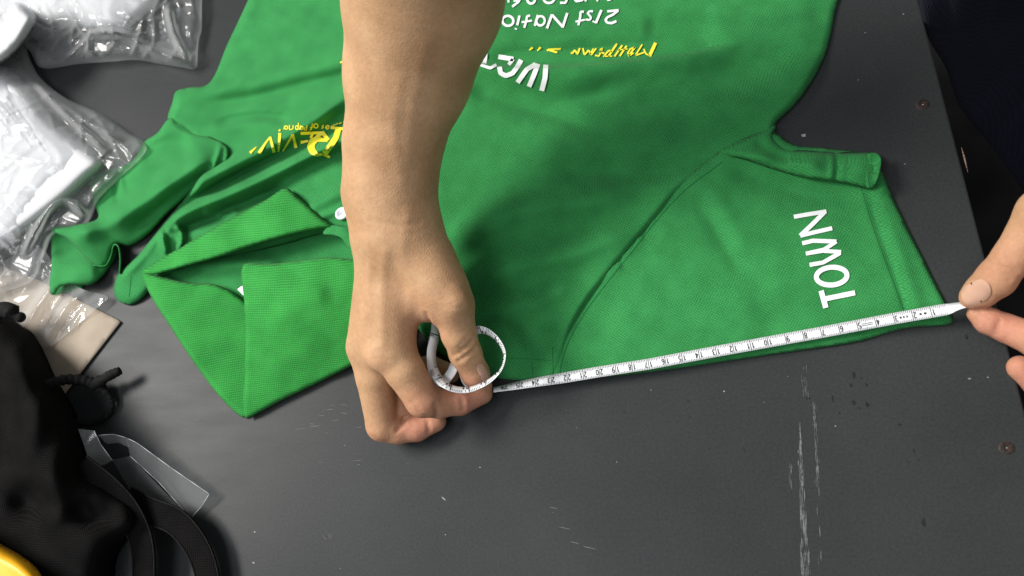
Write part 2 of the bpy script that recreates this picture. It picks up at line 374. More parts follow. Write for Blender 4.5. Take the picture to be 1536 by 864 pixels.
for k in range(14):
    sl.append(sliver(1186+random.gauss(0, 1), random.uniform(690, 720), random.uniform(6, 18), .5))
    sl.append(sliver(1207+random.gauss(0, 2), random.uniform(540, 600), random.uniform(6, 22), .4))
V, F = join(sl); mesh('scrape_mark', V, F, SCRAPE, table, smooth=False)
sl = [blob(x, y, rx, ry) for x, y, rx, ry in [(1281, 563, 2.5, 6), (1277, 578, 2, 4), (1300, 577, 2, 3), (1280, 604, 3, 4), (1301, 607, 3, 4), (1249, 598, 1.5, 5), (1212, 598, 4, 2.5), (1259, 620, 1.5, 1.5), (1350, 637, 3, 2), (1371, 676, 1.5, 3), (1377, 690, 1.2, 1.5), (1362, 693, 1.2, 1.2), (1116, 675, 2.5, 2), (1292, 568, 1.2, 2), (1289, 612, 1, 2), (1386, 784, 3, 7), (838, 614, 3, 2.5), (936, 618, 3, 2), (892, 641, 2, 1.5), (954, 606, 1.6, 1.4), (964, 669, 3, 1.4), (968, 722, 3, 1.5), (495, 804, 8, 4), (488, 806, 4, 4), (1034, 626, 2, 2), (1063, 674, 1.5, 2), (1032, 602, 2, 1.6), (296, 630, 5, 2), (1311, 500, 2, 6), (1450, 506, 2, 4)]]
V, F = join(sl); mesh('ink_drip', V, F, DRIP, table, smooth=False)
sl = [blob(x, y, r, r*.75) for x, y, r in [(1205, 203, 4), (1086, 587, 1.5), (1253, 639, 1.2), (720, 701, 1.3), (668, 802, 1), (1454, 568, 2), (1482, 566, 1.4), (1298, 49, 1.2), (1355, 21, 1.5), (1287, 120, 1.0), (380, 844, 2), (382, 798, 1.5), (1357, 246, 1.2), (925, 693, 1), (517, 668, 1)]]
for k in range(14):
    x, y = random.uniform(340, 1500), random.uniform(560, 860)
    if random.random() < .9: sl.append(blob(x, y, random.uniform(.4, .9), random.uniform(.3, .8), n=5))
for x, y, L, w in [(662, 745, 6, 2)]: sl.append(sliver(x, y, L, w, 1.2))
for k in range(14): sl.append(sliver(random.uniform(455, 560), random.uniform(605, 700), random.uniform(1, 2), .3, random.uniform(5, 12)*random.choice((-1, 1))))
for k in range(4): sl.append(sliver(random.uniform(740, 1000), random.uniform(760, 840), random.uniform(2, 6), .4, random.uniform(3, 6)))
V, F = join(sl); mesh('pale_fleck', V, F, SPECK, table, smooth=False)
for x, y in [(1384, 157), (1510, 672)]:
    r = []
    c = P1(x, y, 0)
    for k, (rad, z) in enumerate([(0.37, 0.010), (0.35, 0.022), (0.24, 0.035), (0.07, 0.03), (0.05, 0.02)]):
        r.append([c+np.array([rad*math.cos(t), rad*math.sin(t)*.85, z]) for t in np.linspace(0, 2*math.pi, 15)[:-1]])
    V = [v for q in r for v in q]; F = [(k*14+j, k*14+(j+1) % 14, (k+1)*14+(j+1) % 14, (k+1)*14+j) for k in range(4) for j in range(14)]+[tuple(range(56, 70))]
    s = mesh('screw_head', V, F, RUST, table)
    v, f = blob(x, y, 1.2, 1.2, 0.05); mesh('screw_slot', v, f, SPECK, table, smooth=False)
c = P1(1447, 238, 0); V, F = tube([c+ed*-0.7+[0, 0, -.05], c+[.0, 0, .0], c+ed*.8+[0, 0, -.05]], [.01, .05, .01], 6); mesh('edge_chip', V, F, CHIP, table)


# ------------------------------------------------------------------ the polo shirt
shirt = thing('polo_shirt', 'green short-sleeved polo shirt spread out upside down on the black table', 'shirt', tuple(P1(820, 300, 0)))
body_out = [(402, -70), (372, 0), (342, 64), (312, 126), (284, 131), (264, 137), (258, 155), (252, 180), (280, 200), (300, 230), (290, 275), (245, 335), (205, 385), (178, 410), (171, 437), (177, 451), (194, 457), (212, 449), (235, 425), (262, 408), (350, 385), (430, 366), (492, 350), (530, 352), (560, 400), (610, 470), (650, 520), (700, 556), (760, 569), (800, 570), (830, 567), (845, 540), (856, 505), (880, 460), (950, 375), (1022, 288), (1085, 236), (1130, 212), (1160, 205), (1164, 186), (1190, 160), (1212, 132), (1238, 82), (1252, 20), (1262, -70)]
body_folds = [
 # (line, height cm, width on the left of travel, width on the right) in pixels
 ([(560, 84), (456, 108), (368, 130), (280, 142)], .16, 22, 14),
 ([(285, 158), (368, 149), (456, 127), (560, 104)], -.26, 13, 10),
 ([(318, 186), (377, 174), (440, 177)], -.13, 6, 8), ([(300, 200), (370, 186), (430, 190)], .10, 10, 10),
 ([(560, 118), (522, 143), (478, 174), (425, 207), (359, 242), (306, 270), (258, 299), (218, 350), (192, 398), (181, 440)], .68, 14, 9),
 ([(590, 170), (522, 204), (456, 237), (403, 264), (342, 292), (289, 314), (252, 336), (228, 372)], .62, 11, 8),
 ([(228, 384), (246, 342), (268, 313), (306, 288), (377, 250), (450, 216)], -.28, 5, 5),
 ([(255, 352), (300, 334), (360, 308), (440, 275)], -.30, 7, 9),
 ([(560, 265), (500, 292), (450, 322)], .30, 16, 8), ([(540, 300), (500, 318), (470, 330)], .14, 7, 6),
 ([(241, 340), (245, 362), (250, 384)], .30, 4, 3.5), ([(258, 340), (270, 346), (272, 362), (266, 378)], .32, 4.5, 3.5), ([(300, 318), (340, 322), (362, 312)], .18, 7, 6),
 ([(600, 70), (740, 101), (830, 104), (920, 97), (1010, 88), (1120, 66)], .52, 4, 46),
 ([(700, 88), (780, 92), (860, 90), (940, 84), (1020, 76), (1110, 60)], -.34, 22, 4),
 ([(640, 100), (720, 118), (800, 140), (860, 150), (960, 120)], -.22, 22, 16),
 ([(690, 128), (760, 152), (830, 172), (900, 195)], -.22, 16, 12),
 ([(900, 120), (1000, 118), (1100, 108), (1210, 70)], -.18, 26, 26),
 ([(960, 40), (1020, 40), (1080, 20)], -.14, 18, 18),
 ([(660, 400), (720, 340), (790, 312), (880, 300), (960, 282)], .38, 26, 24),
 ([(640, 455), (710, 420), (790, 395), (880, 372), (960, 330)], .34, 22, 20),
 ([(650, 500), (730, 470), (800, 452), (880, 420)], .22, 18, 18),
 ([(820, 255), (920, 262), (1010, 255), (1090, 222)], -.16, 20, 14),
 ([(780, 230), (880, 215), (1000, 220), (1080, 205)], .15, 26, 26),
 ([(828, 566), (840, 520), (858, 475), (890, 425), (950, 352), (1020, 268), (1080, 224)], .13, 20, 9),
 ([(1030, 180), (1110, 160), (1180, 120), (1225, 60)], .18, 30, 30),
 ([(1050, 60), (1130, 55), (1230, 15)], .12, 20, 30),
]
body_tps = TPS([(400, -60, .6), (312, 127, .5), (262, 137, .9), (252, 180, 1.0), (200, 400, .7), (175, 440, .55), (200, 452, .55), (300, 250, .9), (300, 330, .8), (400, 300, .9), (480, 330, 1.1), (520, 345, 1.2), (430, 200, .7), (500, 100, .6), (600, 0, .5), (650, 300, .9), (650, 480, .7), (720, 545, .5), (800, 560, .4), (830, 560, .4), (760, 400, .6), (900, 380, .55), (1000, 200, .55), (900, 100, .5), (1100, 100, .55), (1160, 195, .8), (1240, 50, .5), (1060, 230, .6), (1000, -60, .5), (1250, -60, .5), (560, 400, 1.1), (860, 480, .5)])
def z_body(p, b=None):
    p = np.asarray(p, float); bb = resample(catmull(body_out, 6, True), 6, True)
    z = body_tps(p)+folds_z(p, body_folds)+.03*vnoise(p, 46, 3)+.012*vnoise(p, 15, 4)+creases(p, 77, 40, 380, 1230, 0, 520, .06, 190, 8, -.25, .5)+creases(p, 78, 26, 250, 560, 110, 380, .13, 130, 6, 2.5, 2.95)
    z = z+np.minimum(0, edge_round(p, bb, 12, 1.0))*np.clip(z-.12, .05, 3)*.85
    return np.maximum(z, .10)
o = patch('body', body_out, z_body, GREEN, shirt, 3.2, thick=.09)

# inside of the neck: the back panel seen through the open collar
neck_out = [(225, 425), (262, 398), (350, 370), (470, 340), (540, 345), (585, 420), (560, 470), (420, 480), (330, 470), (270, 440)]
neck_tps = TPS([(225, 425, .35), (262, 398, .3), (350, 370, .25), (470, 340, .3), (540, 345, .4), (585, 420, .3), (420, 480, .2), (300, 450, .2), (400, 420, .25), (330, 405, .45), (480, 400, .35)])
patch('back_panel', neck_out, lambda p, b: neck_tps(p)+folds_z(p, [([(280, 405), (350, 395), (430, 400)], .3, 12, 14)])+.03*vnoise(p, 20, 8), GREEN, shirt, 5, thick=.06)

# right-hand sleeve, the measured one
slv_out = [(1150, 197), (1110, 210), (1072, 232), (1040, 258), (1008, 286), (935, 370), (868, 458), (842, 505), (831, 540), (828, 568), (900, 566), (1000, 555), (1150, 533), (1290, 512), (1330, 500), (1362, 492), (1428, 485), (1429, 478), (1407, 432), (1385, 388), (1345, 308), (1320, 252), (1300, 232), (1240, 222), (1190, 216), (1165, 200)]
slv_folds = [
 ([(1028, 268), (960, 345), (905, 410), (868, 470), (850, 520)], -.09, 10, 15),
 ([(935, 395), (915, 405), (893, 418)], .10, 9, 9), ([(965, 352), (948, 372), (925, 388)], .10, 8, 9),
 ([(1000, 330), (990, 360), (970, 380)], .06, 14, 12),
 ([(1038, 285), (1065, 330), (1095, 380), (1118, 425)], -.10, 16, 12),
 ([(1060, 275), (1085, 320), (1120, 380)], .07, 18, 18),
 ([(1080, 240), (1140, 270), (1200, 284), (1260, 290), (1310, 288)], -.18, 18, 20),
 ([(900, 500), (1000, 480), (1150, 450)], .12, 40, 40),
 ([(1296, 262), (1308, 310), (1328, 370), (1352, 440), (1366, 492)], -.07, 4, 5),
 ([(1310, 258), (1326, 310), (1348, 370), (1370, 440), (1384, 490)], .07, 12, 9),
 ([(1240, 380), (1180, 430), (1100, 470)], .08, 30, 30),
]
slv_tps = TPS([(1150, 197, .8), (1072, 232, .75), (935, 370, .6), (842, 505, .5), (828, 566, .35), (1000, 552, .35), (1290, 508, .4), (1428, 484, .35), (1385, 390, .35), (1320, 255, .4), (1200, 220, .5), (1100, 330, .55), (1200, 400, .5), (950, 480, .5), (1300, 400, .45), (1200, 300, .45)])
def z_slv(p, b=None):
    p = np.asarray(p, float); bb = resample(catmull(slv_out, 6, True), 6, True)
    z = slv_tps(p)+folds_z(p, slv_folds)+.03*vnoise(p, 40, 5)+.012*vnoise(p, 14, 6)
    d, _, _ = seg_dist(p, np.vstack([bb, bb[:1]])); t = np.clip(d/9, 0, 1)
    ds, _, _ = seg_dist(p, np.array([(1150, 197), (1110, 210), (1072, 232), (1008, 286), (935, 370), (868, 458), (842, 505), (831, 540)], float))
    k = .25+.75*np.clip(ds/26, 0, 1)                # sewn side stays up, free sides drop
    return np.maximum(z*(1-.7*k*(1-np.sqrt(1-(1-t)**2))), .12)
o = patch('sleeve', slv_out, z_slv, GREEN, shirt, 4.5, thick=.12)
o['label'] = 'spread sleeve with white lettering under the tape'
# stitch line of its hem
pl = resample(catmull([(1290, 275), (1309, 340), (1330, 398), (1351, 454), (1364, 488)], 8), 3.2); st = []
for k in range(len(pl)-1): st.append((np.array([pl[k], pl[k]*.45+pl[k+1]*.55]), 1.2))
V, F = stroke_mesh(st, z_slv, .03); mesh('hem_stitching', V, F, THREAD, shirt)
pl = catmull([(1083, 243), (1020, 292), (947, 378), (880, 465), (853, 512), (842, 545), (839, 565)], 10)
def seam(lines, zf, w=0.7):
    V, F = stroke_mesh([(catmull([np.array(q, float) for q in l], 6), w) for l in lines], zf, .03); return mesh('seam', V, F, THREAD, shirt)
for l in ([(757, 537), (790, 538), (826, 541)], [(829, 520), (829, 541), (830, 562)], [(797, 542), (799, 562)], [(196, 414), (195, 430), (193, 446)]): seam([l], z_body)
seam([pl], z_slv, .9)
# curled edge of the sleeve lying over it
cf_out = [(1164, 188), (1160, 203), (1170, 217), (1184, 223), (1215, 226), (1252, 228), (1284, 228), (1312, 229), (1321, 236), (1317, 258), (1310, 279), (1300, 282), (1278, 277), (1252, 272), (1205, 266), (1160, 254), (1115, 239), (1072, 229), (1100, 214), (1135, 200)]
cf_tps = TPS([(1164, 188, 1.0), (1160, 205, .9), (1184, 224, .7), (1252, 229, .7), (1312, 230, .8), (1310, 278, 1.05), (1252, 271, 1.15), (1205, 265, 1.1), (1150, 250, 1.0), (1075, 229, .85), (1120, 215, 1.05), (1150, 225, 1.25), (1220, 245, 1.45), (1290, 252, 1.35)])
def z_cf(p, b=None):
    bb = resample(catmull(cf_out, 6, True), 5, True)
    z = cf_tps(p)+folds_z(p, [([(1082, 230), (1120, 232), (1180, 243), (1240, 250)], .12, 8, 8), ([(1254, 227), (1256, 250), (1252, 274)], -.10, 3, 3), ([(1246, 227), (1247, 250), (1244, 274)], .06, 4, 3), ([(1264, 227), (1266, 250), (1262, 274)], .06, 3, 5), ([(1130, 205), (1150, 225), (1190, 245)], -.12, 8, 8)])+.03*vnoise(p, 14, 9)
    return z+edge_round(p, bb, 8, .35)
patch('sleeve_underside', cf_out, z_cf, GREEN, shirt, 4, thick=.08)
tip_out = [(1303, 232), (1312, 229), (1321, 236), (1318, 258), (1311, 279), (1302, 281), (1300, 262), (1304, 246)]
patch('cuff_opening', tip_out, lambda p, b: TPS([(1303, 232, 1.2), (1321, 236, 1.0), (1311, 279, 1.2), (1302, 281, 1.35), (1308, 255, .75), (1318, 258, 1.35), (1300, 262, 1.3)])(p)+.25, GREEN, shirt, 3, thick=.08)

# left-hand sleeve: rumpled, its mouth gaping
l1_out = [(256, 177), (236, 199), (215, 214), (206, 232), (190, 246), (160, 254), (132, 262), (136, 285), (141, 305), (147, 327), (115, 337), (80, 346), (100, 358), (121, 378), (135, 392), (152, 401), (163, 394), (168, 376), (174, 367), (196, 369), (222, 352), (250, 322), (296, 282), (338, 246), (340, 222), (318, 206), (290, 198)]
l1_tps = TPS([(256, 177, 1.1), (215, 214, .7), (190, 246, .6), (132, 262, .45), (140, 300, .4), (147, 327, .9), (80, 346, 2.1), (100, 358, 2.0), (121, 378, 1.6), (152, 401, .9), (165, 390, .7), (174, 367, .9), (200, 366, .5), (250, 322, .6), (296, 282, .75), (338, 246, 1.0), (320, 208, 1.1), (180, 275, .75), (230, 230, .95), (180, 330, 1.7), (240, 285, 1.75), (290, 245, 1.65), (130, 350, 1.95), (270, 215, 1.1)])
l1_folds = [([(330, 214), (282, 262), (214, 303), (150, 338), (90, 352)], .32, 14, 20), ([(300, 222), (245, 252), (192, 284), (146, 314)], -.20, 16, 12), ([(332, 214), (325, 240), (314, 268)], .14, 4, 4), ([(318, 250), (262, 290), (222, 326), (190, 350)], -.16, 9, 10), ([(326, 200), (345, 222), (338, 252)], .25, 10, 8), ([(166, 252), (172, 280), (176, 312)], -.08, 4, 4), ([(176, 252), (182, 275), (186, 300)], .08, 5, 5), ([(205, 235), (240, 220), (290, 215)], -.18, 14, 14), ([(256, 177), (285, 197), (318, 203)], -.12, 5, 5)]
def z_l1(p, b=None):
    bb = resample(catmull(l1_out, 6, True), 5, True)
    z = l1_tps(p)+folds_z(p, l1_folds)+.035*vnoise(p, 24, 11)+creases(p, 79, 22, 150, 330, 195, 380, .14, 90, 5.5, 2.5, 2.85)
    return np.maximum(z+edge_round(p, bb, 7, .25), .12)
patch('sleeve', l1_out, z_l1, GREEN, shirt, 3, thick=.08)['label'] = 'rumpled sleeve with gaping cuff beside the plastic bag'
l2_out = [(79, 340), (77, 370), (77, 400), (74, 430), (76, 442), (83, 441), (88, 432), (100, 427), (118, 427), (134, 428), (150, 418), (166, 398), (176, 372), (150, 352), (115, 340)]
l2_tps = TPS([(79, 340, .5), (76, 400, 1.0), (75, 442, .9), (88, 432, 1.15), (118, 427, 1.2), (134, 428, .9), (166, 398, .25), (176, 372, .3), (120, 370, .25), (112, 408, 1.2), (140, 410, 1.0), (95, 378, .3), (85, 360, .35), (84, 400, .9), (130, 350, .3)])
def z_l2(p, b=None):
    bb = resample(catmull(l2_out, 6, True), 5, True)
    return np.maximum(l2_tps(p)+.03*vnoise(p, 18, 12)+folds_z(p, [([(80, 398), (110, 400), (150, 400)], .10, 10, 16)])+edge_round(p, bb, 6, .2), .1)
patch('cuff', l2_out, z_l2, GREEN, shirt, 3.5, thick=.08)
# far lip of the mouth, lying on the table
lip_out = [(76, 436), (90, 424), (118, 424), (124, 430), (108, 436), (92, 440), (80, 443)]
patch('cuff_lip', lip_out, lambda p, b: np.full(len(p), .22)+.02*vnoise(p, 9, 2), GREEN, shirt, 3, thick=.08)
# wavy loose edge between cuff and body
fr = catmull([(140, 398, 1.1), (158, 398, .9), (166, 384, .9), (171, 367, 1.3), (176, 368, 1.35), (180, 385, 1.0), (179, 410, .8)], 6); V = []; F = []
for k, q in enumerate(fr):
    V += [P1(q[0], q[1], q[2]), P1(q[0]+1.5, q[1]+1.5, max(q[2]-.9, .06))]
    if k: F.append((2*k-2, 2*k-1, 2*k+1, 2*k))
o = mesh('cuff_edge', V, F, GREEN, shirt, uv=np.array(V)[:, :2]); m = o.modifiers.new('thickness', 'SOLIDIFY'); m.thickness = .0008; m.offset = 0
# small gathered loops beside the collar
def loop_strip(name, pts, h, mat, thick=.0009):
    q = catmull(pts, 8); V = []; F = []
    for k, r in enumerate(q):
        V += [P1(r[0], r[1], r[2]), P1(r[0], r[1], max(r[2]-h*.5, .1)), P1(r[0]+1, r[1]+1, max(r[2]-h, .06))]
        if k:
            for j in range(2): F.append((3*k-3+j, 3*k-2+j, 3*k+1+j, 3*k+j))
    o = mesh(name, V, F, mat, shirt, uv=np.array(V)[:, [0, 2]]); m = o.modifiers.new('thickness', 'SOLIDIFY'); m.thickness = thick; m.offset = 0
    return o

# collar, knitted, folded back on itself: leaf, turned side and outer side
cA_out = [(365, 397), (400, 396), (450, 391), (490, 386), (520, 388), (575, 395), (612, 440), (600, 500), (560, 530), (527, 549), (470, 578), (420, 602), (385, 621), (368, 627), (367, 560), (368, 500), (366, 450)]
cA_tps = TPS([(365, 397, 2.5), (450, 391, 2.5), (520, 388, 2.3), (575, 395, 2.0), (612, 440, 1.3), (600, 500, .9), (527, 549, .8), (470, 578, .55), (420, 602, .5), (368, 627, .5), (367, 560, 1.4), (366, 450, 2.55), (450, 430, 2.85), (450, 500, 2.2), (520, 450, 2.35), (540, 500, 1.5), (420, 560, 1.25)])
def z_cA(p, b=None):
    bb = resample(catmull(cA_out, 4, True), 5, True)
    return cA_tps(p)+.10*vnoise(p, 55, 21)+.03*vnoise(p, 20, 24)+edge_round(p, bb, 6, .2)+folds_z(p, [([(400, 500), (430, 460), (500, 440)], .12, 20, 25)])
patch('collar', cA_out, z_cA, COLLAR, shirt, 4, 4, thick=.16)['label'] = 'outer side of the ribbed collar beside the hand'
cB_out = [(214, 410), (224, 440), (255, 490), (290, 543), (325, 590), (352, 618), (368, 627), (385, 600), (395, 540), (398, 470), (372, 455), (345, 436), (320, 426), (285, 424), (245, 416)]
cB_tps = TPS([(214, 410, 1.8), (224, 440, 1.7), (255, 490, 1.6), (290, 543, 1.35), (325, 590, .9), (352, 618, .55), (368, 627, .42), (385, 600, .3), (395, 540, .25), (398, 470, .35), (372, 455, .7), (345, 436, 1.05), (320, 426, 1.3), (285, 424, 1.5), (245, 416, 1.75), (320, 500, .95), (345, 550, .7), (270, 460, 1.55)])
patch('collar', cB_out, lambda p, b: cB_tps(p)+.08*vnoise(p, 45, 22)+edge_round(p, resample(catmull(cB_out, 4, True), 5, True), 6, .25), COLLAR, shirt, 4, 4, thick=.12)['label'] = 'turned side of the collar facing the neck opening'
cC_out = [(213, 408), (235, 392), (262, 376), (340, 331), (400, 299), (429, 282), (446, 295), (464, 310), (480, 325), (498, 339), (470, 345), (430, 354), (380, 368), (330, 385), (290, 396), (250, 407), (228, 412)]
cC_tps = TPS([(213, 408, 1.75), (262, 376, 1.5), (340, 331, 1.7), (429, 282, 1.6), (464, 310, 1.9), (498, 339, 1.9), (430, 354, 2.45), (380, 368, 2.5), (330, 385, 2.45), (290, 396, 2.3), (250, 407, 2.0), (340, 360, 2.4), (420, 320, 2.35), (280, 385, 2.1)])
patch('collar', cC_out, lambda p, b: cC_tps(p)+.08*vnoise(p, 45, 23)+edge_round(p, resample(catmull(cC_out, 4, True), 5, True), 6, .3), COLLAR, shirt, 4, 4, thick=.14)['label'] = 'bright collar leaf with pointed end'
# placket corner and its button, the neck label
pk_out = [(496, 338), (515, 340), (532, 336), (560, 345), (560, 385), (525, 372), (512, 357), (500, 352), (484, 350)]
patch('placket', pk_out, lambda p, b: TPS([(496, 338, 1.7), (532, 336, 1.5), (560, 345, 1.6), (560, 385, 1.6), (512, 357, 1.9), (484, 350, 1.7), (520, 345, 2.0)])(p)+.05*vnoise(p, 8, 31), GREEN, shirt, 3, thick=.1)
c = P1(514, 321, float(z_body(np.array([[514, 321.]]))[0])+.1); ring = []
for rad, z in [(.05, .02), (.1, .12), (.30, .12), (.34, .19), (.43, .17), (.46, .08), (.43, 0)]:
    ring.append([c+np.array([rad*math.cos(t), rad*.85*math.sin(t)+.15*rad*math.cos(t), z+.06*math.sin(t)]) for t in np.linspace(0, 2*math.pi, 21)[:-1]])
V = [v for q in ring for v in q]; F = [(k*20+j, k*20+(j+1) % 20, (k+1)*20+(j+1) % 20, (k+1)*20+j) for k in range(6) for j in range(20)]+[tuple(range(20))[::-1]]
mesh('button', V, F, BUTTON, shirt)
lb = [(356, 434), (362, 429), (374, 428), (376, 446), (366, 444)]
patch('neck_label', lb, lambda p, b: 1.5+0*p[:, 0], PRINT_W, shirt, 3, 0, thick=.05)

# printing
def Z(pts, sc, ox, oy): return [(ox+x/sc, oy+y/sc) for x, y in pts]
def ell(cx, cy, rx, ry, rot=0.0, a0=0, a1=360, n=28):
    return [(cx+rx*math.cos(t)*math.cos(rot)-ry*math.sin(t)*math.sin(rot), cy+rx*math.cos(t)*math.sin(rot)+ry*math.sin(t)*math.cos(rot)) for t in np.radians(np.linspace(a0, a1, n))]
def printing(name, strokes, sc, ox, oy, zf, mat, lift=.07):
    V, F = stroke_mesh([(Z(pl, sc, ox, oy), (np.array(w)/sc if not np.isscalar(w) else w/sc)) for pl, w in strokes], zf, lift)
    return mesh(name, V, F, mat, shirt, smooth=True)
T = (4.8, 1180, 300)
printing('sleeve_lettering', [([(52, 121), (160, 102), (286, 82)], 30), ([(279, 80), (190, 170), (98, 257)], 32), ([(98, 257), (200, 232), (328, 203)], 30),
    ([(112, 312), (190, 293), (358, 299)], 30), ([(358, 299), (270, 356), (138, 386)], 28), ([(138, 386), (260, 366), (392, 374)], 28), ([(386, 380), (262, 450), (165, 467)], 30),
    (ell(324, 548, 111, 64, -.08, 0, 362), 36), ([(248, 653), (282, 776)], 38), ([(266, 714), (492, 668)], 36)], *T, z_slv, PRINT_W)
T = (4.8, 690, 0)
printing('chest_lettering', [  # 21st Nation
    ([(1142, 73), (1060, 82)], 17), ([(1138, 76), (1100, 106), (1062, 124), (1046, 144), (1060, 163), (1092, 167), (1126, 152)], 17),
    ([(1018, 72), (978, 166)], 18), ([(980, 164), (954, 152)], 12),
    ([(958, 82), (932, 80), (918, 96), (936, 114), (944, 130), (932, 144), (904, 140)], 15),
    ([(892, 84), (868, 84), (866, 120), (852, 182)], 16), ([(900, 142), (832, 156)], 14),
    ([(772, 94), (738, 198)], 18), ([(742, 196), (662, 106)], 18), ([(662, 104), (626, 204)], 18),
    (ell(580, 150, 30, 34, .3), 16), ([(560, 108), (538, 186)], 16),
    ([(505, 112), (482, 116), (478, 150), (462, 200)], 16), ([(518, 148), (444, 160)], 14),
    ([(428, 112), (412, 182)], 17), ([(404, 203), (400, 212)], 17),
    (ell(345, 150, 40, 36, .2), 17),
    ([(290, 118), (272, 190)], 17), ([(282, 150), (262, 180), (238, 188), (220, 172), (216, 150), (226, 120)], 16),
    (ell(165, 160, 26, 32, .3), 16), ([(146, 120), (128, 195)], 16),
    # line above, cut by the picture's edge
    ([(250, 50), (290, 10), (320, -40)], 16), ([(345, -30), (350, 18)], 14), ([(376, 48), (420, 14), (450, -40)], 16), ([(440, -10), (420, 5), (385, 8)], 10),
    (ell(512, -6, 28, 32, 0, -10, 190), 17), (ell(640, -14, 40, 36, 0, 0, 180), 17), ([(720, 20), (760, 20), (775, -20)], 16), ([(820, -20), (835, 10), (880, 2), (890, -20)], 16), ([(900, -20), (905, 10)], 14), ([(986, -20), (990, 10)], 14), ([(1060, 2), (1090, -6), (1092, -20)], 14),
    ], *T, z_body, PRINT_W)
printing('chest_lettering', [([(618, 466), (612, 560), (588, 654)], 36), ([(562, 460), (532, 540), (496, 624)], 34), ([(546, 462), (480, 500), (414, 594)], 34), ([(540, 470), (520, 480)], 20),
    ([(276, 408), (384, 426)], 34), ([(382, 426), (350, 466)], 26), ([(284, 480), (292, 526), (330, 546), (378, 528), (412, 482), (440, 432)], 34),
    ([(92, 374), (190, 384)], 26), ([(184, 384), (176, 456)], 30), ([(144, 464), (216, 490), (262, 466)], 22), ([(78, 448), (112, 456)], 12)], *T, z_body, PRINT_W)
yl = [([(1408, 308), (1364, 404)], 24), ([(1366, 400), (1340, 388), (1322, 352)], 11), ([(1328, 376), (1262, 400), (1312, 320)], 11),
      ([(1262, 340), (1226, 352), (1206, 382), (1222, 400), (1250, 380)], 11), ([(1262, 338), (1212, 404)], 13), ([(1200, 330), (1150, 404)], 13), ([(1206, 352), (1140, 360)], 8), ([(1168, 326), (1112, 406)], 13),
      ([(1130, 314), (1068, 406)], 15), ([(1092, 372), (1072, 362), (1036, 404)], 12), ([(1040, 384), (1016, 378), (1010, 356), (1026, 346), (1000, 404), (972, 398)], 11), ([(1096, 404), (1030, 405)], 9),
      ([(980, 348), (944, 396), (926, 360), (896, 396), (884, 346)], 12), ([(960, 350), (938, 388)], 10), ([(862, 346), (846, 390), (826, 360), (806, 388), (802, 374)], 13),
      ([(726, 352), (640, 356), (625, 364)], 14), ([(700, 378), (640, 360)], 14), ([(580, 340), (556, 366)], [18, 8]), ([(522, 342), (498, 362)], [18, 8])]
printing('signature_lettering', yl, *T, z_body, PRINT_Y)
T = (8.533, 360, 160)
printing('chest_emblem', [([(1262, 276), (1225, 400), (1150, 510), (1082, 606)], 74), ([(1162, 268), (1328, 282)], 34), ([(1076, 606), (1150, 650)], [50, 28]),
    ([(1060, 612), (985, 612), (925, 570), (905, 510), (925, 450), (985, 412), (1060, 425), (1120, 440)], [20, 50, 84, 92, 90, 74, 50, 20]), ([(1130, 430), (1050, 322)], 48), ([(960, 420), (1010, 365), (1050, 335)], 50),
    ([(776, 342), (1070, 332)], 36), ([(930, 345), (905, 402)], 34), ([(776, 458), (872, 438)], [40, 26]),
    ([(716, 528), (676, 350)], [40, 26]), ([(676, 356), (548, 572)], [30, 18]), ([(510, 338), (492, 580)], [38, 24]), ([(436, 590), (384, 384)], [40, 30]), ([(388, 384), (322, 470), (242, 596)], [16, 30, 44]), ([(212, 512), (128, 592)], [8, 38]), ([(514, 292), (498, 314)], 20)], *T, z_body, PRINT_Y, .13)
SM = [(ell(1350, 212, 30, 28, 0, -150, 120), 15), ([(1300, 205), (1265, 218)], 16), ([(1255, 212), (1215, 235)], 12), ([(1206, 222), (1190, 262), (1174, 240), (1160, 280)], 12),
      (ell(1120, 262, 24, 24, 0, 40, 340), 13), ([(1096, 262), (1144, 262)], 10), ([(1072, 236), (1042, 246), (1072, 264), (1042, 280)], 13), (ell(972, 246, 26, 28), 14), ([(928, 214), (912, 290), (896, 300)], 13), ([(940, 258), (894, 268)], 10),
      ([(860, 236), (850, 300), (820, 300), (822, 272), (850, 270)], 13), (ell(790, 272, 16, 24), 12), ([(772, 240), (764, 296)], 12), (ell(728, 268, 18, 26), 13), ([(748, 206), (742, 296)], 13), ([(682, 236), (676, 286), (640, 296), (630, 286), (634, 234)], 13), (ell(592, 268, 20, 22), 13), ([(572, 244), (562, 292)], 12)]
printing('chest_emblem', SM, *T, z_body, PRINT_Y, .13)
V, F = stroke_mesh([(np.array([(510, 94), (530, 86)]), [2, 6])], z_body, .05); mesh('chest_emblem', V, F, PRINT_Y, shirt)
